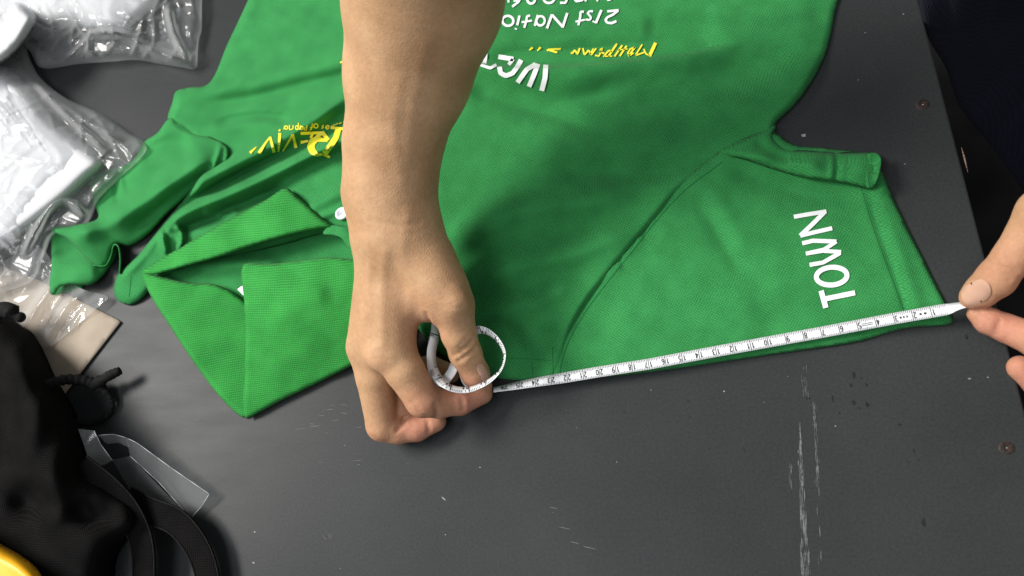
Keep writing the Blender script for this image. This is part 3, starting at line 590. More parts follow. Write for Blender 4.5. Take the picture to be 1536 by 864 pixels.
#==HANDS==
# ------------------------------------------------------------------ hands (one smooth skin from blended bone shapes)
def surface_nets(F, org, h):
    nx, ny, nz = F.shape; S = F < 0
    c8 = [(i, j, k) for i in (0, 1) for j in (0, 1) for k in (0, 1)]
    cnt = sum(S[i:nx-1+i, j:ny-1+j, k:nz-1+k].astype(np.int8) for i, j, k in c8)
    act = (cnt > 0) & (cnt < 8); idx = np.argwhere(act); vid = -np.ones(act.shape, np.int64); vid[act] = np.arange(len(idx))
    acc = np.zeros((len(idx), 3)); num = np.zeros(len(idx))
    for a in c8:
        for ax in range(3):
            if a[ax] == 1: continue
            b = list(a); b[ax] = 1
            fa = F[idx[:, 0]+a[0], idx[:, 1]+a[1], idx[:, 2]+a[2]]; fb = F[idx[:, 0]+b[0], idx[:, 1]+b[1], idx[:, 2]+b[2]]
            m = (fa < 0) != (fb < 0); t = np.where(m, fa/np.where(m, fa-fb, 1), 0)
            p = np.tile(np.array(a, float), (len(idx), 1)); p[:, ax] += t
            acc[m] += p[m]; num[m] += 1
    V = (idx+acc/num[:, None])*h+org
    faces = []
    for ax in range(3):
        u, v = (ax+1) % 3, (ax+2) % 3
        sl0 = [slice(None)]*3; sl1 = [slice(None)]*3; sl0[ax] = slice(0, -1); sl1[ax] = slice(1, None)
        A = S[tuple(sl0)]; B = S[tuple(sl1)]; e = np.argwhere(A != B)
        e = e[(e[:, u] > 0) & (e[:, v] > 0) & (e[:, u] < F.shape[u]-1) & (e[:, v] < F.shape[v]-1)]
        sg = A[e[:, 0], e[:, 1], e[:, 2]]
        def cell(du, dv):
            q = e.copy(); q[:, u] -= du; q[:, v] -= dv; return vid[q[:, 0], q[:, 1], q[:, 2]]
        q = np.stack([cell(1, 1), cell(0, 1), cell(0, 0), cell(1, 0)], 1)
        q[~sg] = q[~sg][:, ::-1]; faces.append(q)
    return V, np.vstack(faces)
def smin(a, b, k):
    h = np.clip(.5+.5*(b-a)/k, 0, 1); return b*(1-h)+a*h-k*h*(1-h)
class Sdf:
    def __init__(s, X): s.X = X
    def cone(s, a, b, ra, rb, flat=None):
        a = np.asarray(a); b = np.asarray(b); d = b-a; l2 = d@d
        v = s.X-a; t = np.clip((v@d)/l2, 0, 1)
        r = v-t[..., None]*d
        if flat is not None:                       # flattened across a direction
            n, f = flat; n = np.asarray(n)/np.linalg.norm(n); k = r@n; r = r+(f-1)*k[..., None]*n
        return np.linalg.norm(r, axis=-1)-(ra+(rb-ra)*t)
    def chain(s, pts, k=.2, flat=None):
        d = None
        for i in range(len(pts)-1):
            c = s.cone(pts[i][0], pts[i+1][0], pts[i][1], pts[i+1][1], flat)
            d = c if d is None else smin(d, c, k)
        return d
def J(px, py, z, r): return (P1(px, py, z), r)
def grid(lo, hi, h):
    n = [int(math.ceil((hi[i]-lo[i])/h))+1 for i in range(3)]
    ax = [lo[i]+h*np.arange(n[i]) for i in range(3)]
    return np.stack(np.meshgrid(*ax, indexing='ij'), -1).astype(np.float32)
def skin_mesh(name, fn, lo, hi, h, parent, flush):
    # coarse look first, then the fine grid only close to the surface
    q = 5; n = [int(math.ceil((hi[i]-lo[i])/(h*q)))+1 for i in range(3)]
    ax = [lo[i]+h*q*(np.arange(n[i])+.5)-h*.5 for i in range(3)]
    Dc = fn(Sdf(np.stack(np.meshgrid(*ax, indexing='ij'), -1).astype(np.float32)))
    D = np.repeat(np.repeat(np.repeat(Dc, q, 0), q, 1), q, 2); near = np.abs(D) < h*q*1.35
    I = np.argwhere(near); D[near] = fn(Sdf((np.array(lo)+I*h).astype(np.float32)))
    V, F = surface_nets(D.astype(np.float64), np.array(lo), h)
    o = mesh(name, V, F, SKIN, parent)
    fl = np.zeros(len(V))
    for c, r, a in flush: fl = np.maximum(fl, a*np.exp(-(np.linalg.norm(V-np.asarray(c), axis=1)/r)**2))
    at = o.data.attributes.new('flush', 'FLOAT', 'POINT'); at.data.foreach_set('value', fl.astype(np.float32))
    m = o.modifiers.new('relax', 'SMOOTH'); m.factor = .5; m.iterations = 1
    return o

person = thing('person', 'person in dark navy clothes holding the tape out along the sleeve with both hands', 'person', tuple(P1(1560, -150, -70)))
# ---- hand and arm coming down from the top, thumb and forefinger pinching the tape
idx_f = [J(588, 520, 4.7, 1.18), J(607, 556, 4.2, 1.05), J(634, 600, 3.2, .93), J(660, 605, 2.4, .78), J(690, 602, 1.75, .75), J(724, 591, 1.15, .56)]
mid_f = [J(553, 520, 4.2, 1.15), J(562, 565, 3.4, 1.02), J(574, 637, 1.75, .92), J(596, 646, 1.3, .74), J(625, 642, 1.05, .74), J(654, 632, .9, .58)]
rng_f = [J(560, 525, 2.9, 1.05), J(600, 612, 1.3, .85), J(630, 606, 1.0, .75), J(662, 590, .8, .62)]
pin_f = [J(580, 515, 2.0, .95), J(612, 560, 1.2, .80), J(645, 552, .9, .70), J(676, 560, .75, .55)]
thb_f = [J(640, 395, 6.0, 1.55), J(668, 440, 5.6, 1.30), J(679, 458, 5.3, 1.13), J(688, 500, 4.2, .92), J(698, 530, 3.2, .86), J(713, 560, 2.1, .76), J(724, 579, 1.5, .54)]
lo = P1(500, 700, 0); allj = [q[0] for q in idx_f+mid_f+thb_f+rng_f]+[P1(640, -230, 19)]
lo = np.min(allj, 0)-3.0; hi = np.max(allj, 0)+6.0; lo[2] = max(lo[2], -.1); hh = .115
def groove(S, D, a, b, r, k=.12):
    return -smin(-D, S.cone(a, b, r, r), k)        # a shallow crease
def arm_shape(S):
  X = S.X
  arm = S.chain([J(655, -240, 20, 4.3), J(634, 0, 13.2, 3.72), J(612, 110, 10.6, 3.08), J(590, 215, 8.6, 2.42), J(585, 285, 7.5, 2.28), J(592, 350, 6.6, 2.35)], .9)
  wr = P1(590, 345, 6.5)
  palm = arm
  for q, ra, rb in [(idx_f[0], 1.7, 1.22), (mid_f[0], 1.6, 1.18), (rng_f[0], 1.5, 1.1), (pin_f[0], 1.4, 1.0)]:
      palm = smin(palm, S.cone(wr, q[0], ra, rb), .7)
  palm = smin(palm, S.cone(P1(612, 350, 6.6), P1(650, 420, 5.9), 1.8, 1.45), .8)
  palm = smin(palm, S.cone(P1(600, 440, 5.3), P1(655, 455, 5.2), 1.25, 1.0), .7)
  palm = smin(palm, S.cone(P1(585, 450, 5.4), P1(576, 505, 4.8), 1.3, 1.2), .6)
  # ulna bump at the wrist
  palm = smin(palm, np.linalg.norm(X-P1(548, 290, 7.6), axis=-1)-1.0, .6)
  D = smin(palm, S.chain(thb_f, .25), .55)
  for f, k in ((idx_f, .35), (mid_f, .3), (rng_f, .2), (pin_f, .2)):
      df = S.chain(f, .18)
      D = np.minimum(D, smin(palm, df, k+.15)) if False else smin(D, smin(palm, df, k), .07)
  # knuckle heads
  D = smin(D, np.linalg.norm(X-P1(572, 535, 5.05), axis=-1)-.62, .7)
  D = smin(D, np.linalg.norm(X-P1(684, 452, 6.1), axis=-1)-.55, .6)
  return D
flush = [(P1(640, 610, 3.4), 1.6, .7), (P1(700, 605, 2), 2.0, .9), (P1(630, 645, 1.4), 2.0, .9), (P1(575, 655, 1.8), 1.0, .6), (P1(720, 575, 1.8), 1.3, .6), (P1(640, 480, 5), 1.6, .45), (P1(572, 538, 5), .9, .35), (P1(600, 600, 3.5), 1.0, .4), (P1(660, 480, 5), 1.0, .4)]
def hit(fn, px, py, z0=16, z1=-2):
    """where the line of sight meets the skin"""
    n = 260; zz = np.linspace(z0, z1, n); X = P(np.full(n, px), np.full(n, py), zz); d = fn(Sdf(X.astype(np.float32)))
    k = np.argmax(d < 0)
    if d[k] >= 0 or k == 0: return None
    t = d[k-1]/(d[k-1]-d[k]); return X[k-1]*(1-t)+X[k]*t
def creased(fn, lines):
    H = []
    for pl, depth in lines:
        q = [hit(fn, *c) for c in resample(catmull([np.array(c, float) for c in pl], 5), 3.0)]
        H.append(([c for c in q if c is not None], depth))
    def g(S):
        D = fn(S)
        for q, depth in H:
            if len(q) < 2: continue
            qa = np.array(q); near = np.all((S.X > qa.min(0)-.8) & (S.X < qa.max(0)+.8), axis=-1)
            if not near.any(): continue
            m = np.full(D.shape, 1e9, np.float32); S2 = Sdf(S.X[near]); mm = np.full(len(S2.X), 1e9, np.float32)
            for a, b in zip(q[:-1], q[1:]): mm = np.minimum(mm, S2.cone(a, b, 0, 0))
            m[near] = mm
            if depth < 0: D = D+depth*np.exp(-(m/.28)**2); continue
            D = D+depth*2.0*np.exp(-(m/.10)**2)-depth*.5*np.exp(-((m-.24)/.13)**2)
        return D
    return g
def nail(parent, fn, base, tip, width, mat=NAIL, side=0.0):
    """a nail laid over the skin, from its root to its tip (pixels)"""
    base = np.array(base, float); tip = np.array(tip, float); ax = tip-base; L = np.linalg.norm(ax); ax /= L; sd = np.array([-ax[1], ax[0]])
    V = []; F = []; n, m = 12, 11; ok = {}
    for i in range(n):
        u = i/(n-1)
        for j in range(m):
            v = j/(m-1)*2-1; w = width/2*(1-.30*max(0, (u-.75)/.25)**2-.18*max(0, (.3-u)/.3)**2)
            q = base+ax*(L*(u-(.10*v*v if u > .5 else -.12*v*v*(1-u))))+sd*(w*v)
            h = hit(fn, *q)
            if h is not None:
                c = CAM-h; c /= np.linalg.norm(c); ok[i, j] = len(V); V.append(h+c*(.045*(1-v**4)+.01))
    for i in range(n-1):
        for j in range(m-1):
            q = [(i, j), (i, j+1), (i+1, j+1), (i+1, j)]
            if all(k in ok for k in q): F.append([ok[k] for k in q])
    o = mesh('nail', V, F, mat, parent)
    return o
arm_fn = arm_shape
arm_fine = creased(arm_shape, [([(683, 533), (694, 526), (708, 512)], .09), ([(690, 524), (700, 517), (706, 510)], .05), ([(688, 541), (698, 534), (712, 523)], .07), ([(680, 528), (690, 518), (700, 508)], .04),
    ([(652, 607), (655, 616), (655, 626)], .07), ([(692, 598), (694, 606), (694, 615)], .05), ([(596, 645), (604, 636), (606, 626)], .08), ([(641, 632), (643, 639), (643, 648)], .05),
    ([(626, 612), (634, 618), (640, 624)], .04), ([(617, 603), (624, 611), (630, 619)], .03), ([(560, 655), (570, 661), (580, 662)], .03),
    ([(640, 470), (648, 490), (652, 500)], .05), ([(556, 330), (590, 338), (630, 334)], .02), ([(664, 560), (676, 573), (690, 584)], .04),
    ([(577, 380), (573, 440), (573, 515)], -.07), ([(556, 400), (549, 450), (546, 500)], -.06), ([(612, 320), (604, 380), (616, 430), (612, 470)], -.035), ([(600, 120), (590, 200), (604, 270)], -.03), ([(640, 60), (620, 160), (612, 240)], -.03),
    ([(560, 530), (570, 527), (582, 531)], .02), ([(561, 538), (571, 536), (583, 541)], .02), ([(664, 440), (676, 444), (690, 441)], .02), ([(666, 448), (678, 453), (694, 450)], .02), ([(668, 458), (680, 462), (696, 459)], .02)])
arm_o = skin_mesh('arm', arm_fine, lo, hi, hh, person, flush); arm_o['label'] = 'bare forearm and hand pinching the tape beside the collar'
nail(arm_o, arm_shape, (718, 546), (735, 576), 14)

# ---- the other hand, at the right edge, thumb on top of the tape's end
t2 = [J(1458, 446, 1.75, .60), J(1472, 437, 2.0, .78), J(1494, 418, 2.7, .90), J(1520, 385, 3.5, .88), J(1565, 320, 4.8, 1.15), J(1640, 265, 6.2, 1.6)]
i2 = [J(1466, 470, 1.15, .50), J(1482, 481, 1.05, .66), J(1508, 492, .95, .70), J(1560, 512, 1.6, .86), J(1640, 450, 3.8, 1.05), J(1700, 360, 5.2, 1.2)]
m2 = [J(1530, 552, .1, .62), J(1560, 575, -.2, .75), J(1610, 570, .6, .9), J(1680, 480, 3.2, 1.1)]
r2 = [J(1560, 600, -.6, .6), J(1600, 610, -.8, .72), J(1650, 590, -.2, .85), J(1710, 500, 2.8, 1.0)]
p2 = [J(1600, 640, -1.2, .55), J(1640, 640, -1.2, .65), J(1690, 610, -.2, .75), J(1740, 520, 2.4, .95)]
alj = [q[0] for q in t2+i2+m2+r2+p2]+[P1(1900, 150, 10)]
lo = np.min(alj, 0)-2.6; hi = np.max(alj, 0)+3.2; h2 = .14
def hand_shape(S):
  palm = S.chain([J(1900, 140, 11, 3.2), J(1800, 240, 8, 2.3), J(1740, 300, 6.8, 2.2)], .8)
  for q in (t2[-1], i2[-1], m2[-1], r2[-1], p2[-1]): palm = smin(palm, S.cone(P1(1745, 300, 6.6), q[0], 1.7, q[1]+.15), .7)
  palm = smin(palm, S.cone(t2[-1][0], i2[-1][0], 1.1, 1.1), .6)
  D = smin(palm, S.chain(t2, .25), .5)
  for f in (i2, m2, r2, p2): D = smin(D, smin(palm, S.chain(f, .18), .3), .06)
  return D
hand_fine = creased(hand_shape, [([(1494, 392), (1503, 404), (1516, 420)], .05), ([(1502, 383), (1512, 396), (1524, 408)], .05), ([(1508, 378), (1518, 390)], .03), ([(1494, 500), (1497, 490), (1499, 480)], .06), ([(1478, 414), (1486, 424), (1484, 446), (1478, 456)], .03)])
hand_o = skin_mesh('hand', hand_fine, lo, hi, h2, person, [(P1(1500, 490, 1), 2.4, 1.0), (P1(1545, 560, .5), 2.0, 1.0), (P1(1470, 445, 2.4), 1.2, .5), (P1(1520, 400, 3.5), 2.5, .5)]); hand_o['label'] = 'hand at the right edge with thumb on the tape end'
nail(hand_o, hand_shape, (1484, 428), (1444, 450), 33)
# dark clothes of the person standing at the table's corner
cl = []; nu, nv = 60, 30
cpts = [(1366, -60, 3), (1385, 20, .5), (1412, 95, -6), (1440, 150, -14), (1500, 240, -24), (1580, 330, -34)]
top = [(1420, -220, 22), (1560, -160, 20), (1680, -80, 14), (1760, 20, 6), (1800, 140, -6), (1820, 260, -18)]
ca = catmull(cpts, 12); cb = catmull(top, 12); V = []; F = []
for i in range(len(ca)):
    for j in range(nv):
        t = j/(nv-1); q = ca[i]*(1-t)+cb[i]*t
        V.append(P1(q[0], q[1], q[2])+np.array([0, 0, 1])*(3*math.sin(t*math.pi)+.9*math.sin(t*14+i*.12)*math.sin(t*math.pi)+.4*math.sin(t*31+i*.3)))
for i in range(len(ca)-1):
    for j in range(nv-1): F.append((i*nv+j, i*nv+j+1, (i+1)*nv+j+1, (i+1)*nv+j))
V = np.array(V); o = mesh('clothing', V, F, NAVY, person, uv=V[:, :2]); m = o.modifiers.new('t', 'SOLIDIFY'); m.thickness = .002; m.offset = 0

# ------------------------------------------------------------------ measuring tape
tape = thing('measuring_tape', 'white centimetre tape stretched along the green sleeve and looped in the hand', 'tape', tuple(P1(1100, 520, 0)))
TW = .60
def ribbon(name, path, wdir, width, mat, parent, thick=.03, n=6):
    path = np.asarray(path); V = []; F = []
    for k, c in enumerate(path):
        w = wdir[k]/np.linalg.norm(wdir[k])*width/2
        V += [c-w, c, c+w]
        if k:
            for j in range(2): F.append((3*k-3+j, 3*k+j, 3*k+1+j, 3*k-2+j))
    o = mesh(name, V, F, mat, parent); m = o.modifiers.new('t', 'SOLIDIFY'); m.thickness = thick*CM; m.offset = 0
    return o
# where the n-th centimetre lies
def tape_px(n):
    n = np.asarray(n, float); x = (-22.7052644*n+1424.66652)/(.00397759*n+1)
    return x
def tape_py(x):                                   # middle of the tape in the picture
    return np.interp(x, [735, 780, 803, 850, 900, 974, 1072, 1152, 1232, 1285, 1340, 1397, 1425, 1437, 1460], [586, 577.5, 573.5, 566, 557.5, 546, 527.5, 513, 498.5, 488.5, 478, 468, 463, 459, 454])
def tape_z(x): return np.interp(x, [735, 760, 830, 1000, 1200, 1340, 1425, 1440, 1462], [1.15, .95, .80, .85, .85, .95, 1.25, 1.45, 1.55])
ns_ = np.arange(-1.55, 26.9, .25); xs = tape_px(ns_); C0 = P(xs, tape_py(xs), tape_z(xs))
tg = np.gradient(C0, axis=0); tg /= np.linalg.norm(tg, axis=1)[:, None]
lat = np.cross(np.array([0, 0, 1.0])[None], tg); lat /= np.linalg.norm(lat, axis=1)[:, None]
tw = np.interp(ns_, [-1.5, -.4, .3, 22, 25, 26.5], [.9, .75, .08, .08, .55, .9])[:, None]   # twist near the fingers
wd = lat*np.cos(tw)+np.cross(tg, lat)*np.sin(tw)
wid = np.full(len(ns_), TW)
def tape_at(n, v):
    """place at n cm along, v (-.5 lower .. .5 upper) across; lifted a hair"""
    c = np.array([np.interp(n, ns_, C0[:, k]) for k in range(3)]); w = np.array([np.interp(n, ns_, wd[:, k]) for k in range(3)]); t = np.array([np.interp(n, ns_, tg[:, k]) for k in range(3)])
    w /= np.linalg.norm(w)
    if w@upv < 0: w = -w
    nr = np.cross(t, w); nr = nr if nr[2] > 0 else -nr
    return c+w*v*TW+nr*.03
ribbon('ribbon', C0, -wd, TW, TAPE, tape)
tk = []
def quad(a, b, c, d): tk.append(([a, b, c, d], [(0, 1, 2, 3)]))
for k in range(2, 262):
    n = k/10; L = 1.0 if k % 10 == 0 else (.34 if k % 5 == 0 else .24); hw = .017 if k % 10 == 0 else .011
    if k % 10 == 0: quad(tape_at(n-hw, .49), tape_at(n+hw, .49), tape_at(n+hw, -.49), tape_at(n-hw, -.49))
    else:
        quad(tape_at(n-hw, .49), tape_at(n+hw, .49), tape_at(n+hw, .49-L), tape_at(n-hw, .49-L))
        quad(tape_at(n-hw, -.49+L*.6), tape_at(n+hw, -.49+L*.6), tape_at(n+hw, -.49), tape_at(n-hw, -.49))
V, F = join(tk); mesh('tick_marks', V, F, INK, tape, smooth=False)
GL = {'0': [ell(.25, .5, .22, .46)], '1': [[(.08, .78), (.27, 1), (.27, 0)]], '2': [[(.03, .78), (.12, .97), (.36, .97), (.46, .75), (.35, .48), (.04, .02), (.48, .02)]],
      '3': [[(.04, .88), (.22, 1), (.44, .86), (.40, .6), (.2, .53), (.42, .44), (.46, .18), (.24, 0), (.03, .12)]], '4': [[(.36, 0), (.36, 1), (.02, .28), (.5, .28)]],
      '5': [[(.44, .97), (.1, .97), (.06, .56), (.3, .62), (.46, .4), (.40, .1), (.2, 0), (.03, .1)]], '6': [[(.42, .9), (.25, 1), (.06, .7), (.03, .3), (.14, .04), (.34, .02), (.46, .25), (.38, .5), (.18, .54), (.05, .35)]],
      '7': [[(.03, .97), (.47, .97), (.2, 0)]], '8': [ell(.25, .75, .18, .22), ell(.25, .26, .22, .26)], '9': [[(.08, .08), (.25, 0), (.44, .3), (.47, .7), (.36, .96), (.16, .98), (.04, .75), (.12, .5), (.32, .46), (.45, .65)]]}
dg = []
def glyph(ch, n0, size=.30, v0=.20):
    """digit turned upside down: reads towards growing n, its foot at the upper edge"""
    for pl in GL[ch]:
        pl = resample(np.array(pl, float), .14); d = np.gradient(pl, axis=0); d /= np.maximum(np.linalg.norm(d, axis=1), 1e-6)[:, None]; nr = np.c_[-d[:, 1], d[:, 0]]*.085
        for k in range(len(pl)-1):
            q = [pl[k]-nr[k], pl[k]+nr[k], pl[k+1]+nr[k+1], pl[k+1]-nr[k+1]]
            dg.append(([tape_at(n0+a*size, (v0-b*size/TW)) for a, b in q], [(0, 1, 2, 3)]))
for n in range(1, 27):
    s = str(n)
    if len(s) == 1: glyph(s, n-.21)
    else: glyph(s[0], n-.21); glyph(s[1], n+.06)
V, F = join(dg); mesh('numerals', V, F, INK, tape, smooth=False)
V = [tape_at(4.25, -.05+.02)]; sm = []
for n0, n1 in [(1.25, 1.38), (1.5, 1.62), (2.25, 2.33), (2.42, 2.5), (2.58, 2.68)]: sm.append(([tape_at(n0, .06), tape_at(n1, .06), tape_at(n1, -.12), tape_at(n0, -.12)], [(0, 1, 2, 3)]))
for v in (.05, -.1): sm.append(([tape_at(4.15, v), tape_at(4.75, v), tape_at(4.75, v-.05), tape_at(4.15, v-.05)], [(0, 1, 2, 3)]))
V, F = join(sm); mesh('small_print', V, F, INK, tape, smooth=False)
# loop round the fingers
lp = [(733, 586, 1.3), (700, 560, 2.4), (690, 520, 3.2), (706, 499, 3.6), (724, 495, 3.9), (742, 505, 3.9), (756, 527, 3.7), (754, 549, 3.5), (741, 566, 3.3), (722, 578, 3.1), (700, 585, 3.2), (680, 583, 3.5), (664, 575, 3.7), (653, 560, 3.2), (647, 540, 2.9), (648, 518, 2.8), (652, 500, 2.8), (652, 478, 2.6)]
q = catmull(lp, 8); C1 = P(q[:, 0], q[:, 1], q[:, 2])
ctr = P1(695, 540, 3.6); wv = []
for k in range(len(C1)):
    t = C1[min(k+1, len(C1)-1)]-C1[max(k-1, 0)]; t /= np.linalg.norm(t)
    v = CAM-C1[k]; v /= np.linalg.norm(v)
    # the band stands on its edge: width mostly along the line of sight, leaning open
    out = C1[k]-ctr; out -= v*(out@v); out /= np.linalg.norm(out)
    f = k/len(C1)
    lean = np.interp(f, [0, .2, .28, .40, .5, .62, .72, .8, 1], [1.2, .8, .5, .15, .4, .68, .75, 1.25, 1.35])
    w = v*math.cos(lean)+out*math.sin(lean); w -= t*(w@t); wv.append(w/np.linalg.norm(w))
for _ in range(6): wv = [wv[0]]+[(wv[k-1]+wv[k]+wv[k+1])/np.linalg.norm(wv[k-1]+wv[k]+wv[k+1]) for k in range(1, len(wv)-1)]+[wv[-1]]
ribbon('loop', C1, np.array(wv), TW*.85, TAPE, tape, .022)
L1 = np.r_[0, np.cumsum(np.linalg.norm(np.diff(C1, axis=0), axis=1))]; tk = []
for s in np.arange(3.2, L1[-1]-1.0, .1):
    k = int(round(s*10)); a = np.array([np.interp(s, L1, C1[:, j]) for j in range(3)]); w = np.array([np.interp(s, L1, np.array(wv)[:, j]) for j in range(3)]); w /= np.linalg.norm(w)
    b = np.array([np.interp(s+.02, L1, C1[:, j]) for j in range(3)]); t = (b-a)/np.linalg.norm(b-a); nr = np.cross(t, w)
    if nr@(CAM-a) < 0: nr = -nr
    hw = .028 if k % 10 == 0 else .014; e0, e1 = (-.41, .41) if k % 10 == 0 else (.06, .41)
    if k % 10 in (1, 3): hw, e0, e1 = .035, -.36, -.05
    for sg in (1, -1):
        nr = nr*sg
        tk.append(([a-t*hw+w*TW*e0+nr*.025, a+t*hw+w*TW*e0+nr*.025, a+t*hw+w*TW*e1+nr*.025, a-t*hw+w*TW*e1+nr*.025], [(0, 1, 2, 3)]))
V, F = join(tk); mesh('tick_marks', V, F, INK, tape, smooth=False)
# a second turn inside the palm
q = catmull([(652, 506, 3.6), (647, 530, 3.5), (650, 560, 3.0), (662, 574, 2.8), (676, 560, 2.8), (684, 546, 2.7), (692, 552, 2.4), (700, 572, 2.0), (712, 585, 1.5)], 8); C2 = P(q[:, 0], q[:, 1], q[:, 2]); w2 = []
for k in range(len(C2)):
    t = C2[min(k+1, len(C2)-1)]-C2[max(k-1, 0)]; t /= np.linalg.norm(t); v = CAM-C2[k]; v /= np.linalg.norm(v)
    s = np.cross(t, v); w = s*.8+v*.6; w -= t*(w@t); w2.append(w/np.linalg.norm(w))
ribbon('loop', C2, np.array(w2), TW, TAPE, tape)
#==LEFT==
# ------------------------------------------------------------------ things at the left
def dome(outline, hf, w, floor=.08, smooth_n=6):
    bb = resample(catmull(outline, smooth_n, True) if smooth_n else np.array(outline, float), 6, True)
    def zf(p, b=None):
        d, _, _ = seg_dist(p, np.vstack([bb, bb[:1]])); t = np.clip(d/w, 0, 1)
        return floor+np.maximum(hf(p), 0.02)*np.sqrt(np.maximum(1-(1-t)**2, 0))**1.3
    return zf
# white garments in their bags
g1 = [(-70, -60), (250, -60), (244, 2), (214, 30), (192, 50), (150, 47), (110, 44), (52, 36), (-70, 30)]
o = patch('white_garment', g1, dome(g1, lambda p: 2.0+.5*vnoise(p, 40, 41)+creases(p, 3, 14, 0, 240, -20, 50, .2), 26), WHITEC, None, 5, loc=P1(100, 10, 0))
tag(o, 'folded white garment in the clear bag at the top left', 'garment')
g2 = [(-70, 98), (0, 100), (40, 126), (85, 182), (150, 232), (158, 246), (130, 276), (100, 305), (40, 350), (0, 378), (-70, 410)]
g2f = [([(-30, 285), (20, 250), (80, 206)], -.20, 4, 5), ([(0, 120), (60, 185)], .10, 8, 8), ([(-20, 140), (40, 205)], .10, 8, 8), ([(-30, 170), (20, 220)], .1, 8, 8)]
o = patch('white_garment', g2, dome(g2, lambda p: 2.4+.12*vnoise(p, 60, 42)+.5*folds_z(p, g2f)+creases(p, 4, 8, -20, 150, 100, 370, .1), 22), WHITEC, None, 5, loc=P1(40, 260, 0))
tag(o, 'white folded garment in the clear bag beside the rumpled green sleeve', 'garment')
zg = dome(g2, lambda p: 2.4+.12*vnoise(p, 60, 42)+.5*folds_z(p, g2f)+creases(p, 4, 8, -20, 150, 100, 370, .1), 22)
for k in range(7):
    x0, y0 = 4+k*7, 118+k*2-(k % 3)*6; l = 44+(k*17) % 26
    V, F = stroke_mesh([(np.array([(x0-30, y0+28), (x0-30+l*.75, y0+28+l)]), [1.5, 3.5, 2.5])], zg, .05); mesh('printed_stripe', V, F, GREYP, o)
g3 = [(-70, 15), (5, 22), (18, 4), (36, 6), (56, 26), (46, 48), (28, 74), (0, 97), (-70, 125)]
o = patch('white_packet', g3, dome(g3, lambda p: 3.4+.2*vnoise(p, 30, 43), 14, floor=1.2), WHITEC, None, 5, loc=P1(0, 60, 0))
tag(o, 'small white packet corner between the two bags at the left edge', 'packet')
# the bags themselves
b1 = [(-70, -70), (310, -70), (303, 0), (302, 45), (298, 60), (296, 88), (294, 103), (272, 101), (240, 96), (205, 90), (170, 92), (120, 96), (60, 101), (44, 76), (30, 70), (-70, 60)]
o = patch('plastic_bag', b1, dome(b1, lambda p: .5+np.interp(p[:, 0], [-70, 150, 215, 260, 310], [2.2, 2.3, 1.4, .8, .35])*np.interp(p[:, 1], [-70, 30, 60, 105], [1.1, 1.05, .55, .3])+creases(p, 11, 150, -20, 310, -20, 105, .22, 80, 3.2)+folds_z(p, [([(120, 50), (185, 52), (230, 75), (290, 98)], .45, 6, 7), ([(250, 0), (262, 50), (285, 95)], .3, 6, 6)]), 18), FILM, None, 2.6, thick=0, loc=P1(150, 60, 0))
tag(o, 'crumpled clear plastic bag over white cloth at the top left', 'plastic bag')
b2 = [(-70, 60), (20, 62), (36, 68), (48, 96), (62, 118), (100, 148), (150, 170), (195, 200), (221, 217), (214, 240), (190, 262), (150, 300), (135, 330), (120, 345), (82, 352), (66, 385), (50, 420), (0, 440), (-70, 450)]
b2s = [([(50, 120), (100, 170), (170, 235)], .35, 6, 6), ([(60, 118), (120, 175), (190, 215)], .3, 5, 5), ([(140, 330), (90, 300), (30, 390)], .3, 6, 6)]
o = patch('plastic_bag', b2, dome(b2, lambda p: .4+np.interp(.75*p[:, 0]-.65*(p[:, 1]-230)*np.where(p[:, 1] < 230, 1, -1), [-100, 60, 120, 200], [2.7, 2.5, 1.0, .4])+creases(p, 12, 220, -20, 225, 65, 440, .22, 75, 3.0)+folds_z(p, b2s), 14), FILM, None, 2.6, thick=0, loc=P1(90, 250, 0))
tag(o, 'clear plastic bag round the white garment touching the green sleeve', 'plastic bag')
# card and the film lying over it
cd = [(-70, 370), (60, 421), (181, 482), (114, 568), (60, 640), (-70, 600)]
o = patch('beige_card', cd, lambda p, b: .18+.05*vnoise(p, 90, 51), CARD, None, 6, 0, thick=.06, loc=P1(90, 490, 0)); tag(o, 'beige card sheet sticking out from under the black pouch', 'card')
f1 = [(-60, 395), (0, 392), (60, 372), (85, 402), (120, 432), (162, 446), (152, 456), (118, 486), (66, 522), (48, 500), (20, 490), (-60, 500)]
o = patch('plastic_sheet', f1, lambda p, b: .42+.16*vnoise(p, 30, 52)+np.maximum(creases(p, 13, 80, 0, 160, 380, 525, .16, 100, 3.2), -.1)+folds_z(p, [([(110, 395), (70, 440), (30, 500)], .3, 9, 9), ([(150, 420), (100, 460), (70, 510)], .2, 8, 8)]), FILM, None, 2.6, thick=0, loc=P1(70, 450, 0)); tag(o, 'sheet of clear plastic lying across the beige card', 'plastic sheet')
# black pouch with drawstring
pouch = thing('drawstring_pouch', 'black cloth drawstring pouch in the lower left corner', 'pouch', tuple(P1(60, 700, 0)))
pb = [(-80, 470), (-20, 468), (10, 474), (34, 488), (52, 502), (70, 535), (84, 566), (104, 600), (122, 640), (134, 690), (165, 715), (205, 752), (214, 790), (180, 830), (160, 900), (-80, 920)]
pf = [([(20, 500), (40, 600), (60, 700), (120, 800)], .5, 30, 22), ([(0, 760), (80, 755), (150, 775), (200, 760)], -.5, 24, 20), ([(80, 580), (40, 660), (20, 740)], .3, 30, 20), ([(110, 640), (80, 720), (100, 790)], .35, 22, 20)]
patch('bag_body', pb, dome(pb, lambda p: 4.0+.3*vnoise(p, 80, 61)+.05*vnoise(p, 20, 62)+folds_z(p, pf), 55), BLACK, pouch, 6, thick=.1)
V, F = tube(catmull([P1(-20, 478, 2.6), P1(0, 466, 2.9), P1(14, 466, 2.9), P1(24, 474, 2.7), P1(37, 477, 2.5)], 6), [.55]*14+[.6, .5, .45, .38, .34, .32, .33, .35, .35, .3, .2], 9); mesh('drawstring_end', V, F, CORD, pouch)
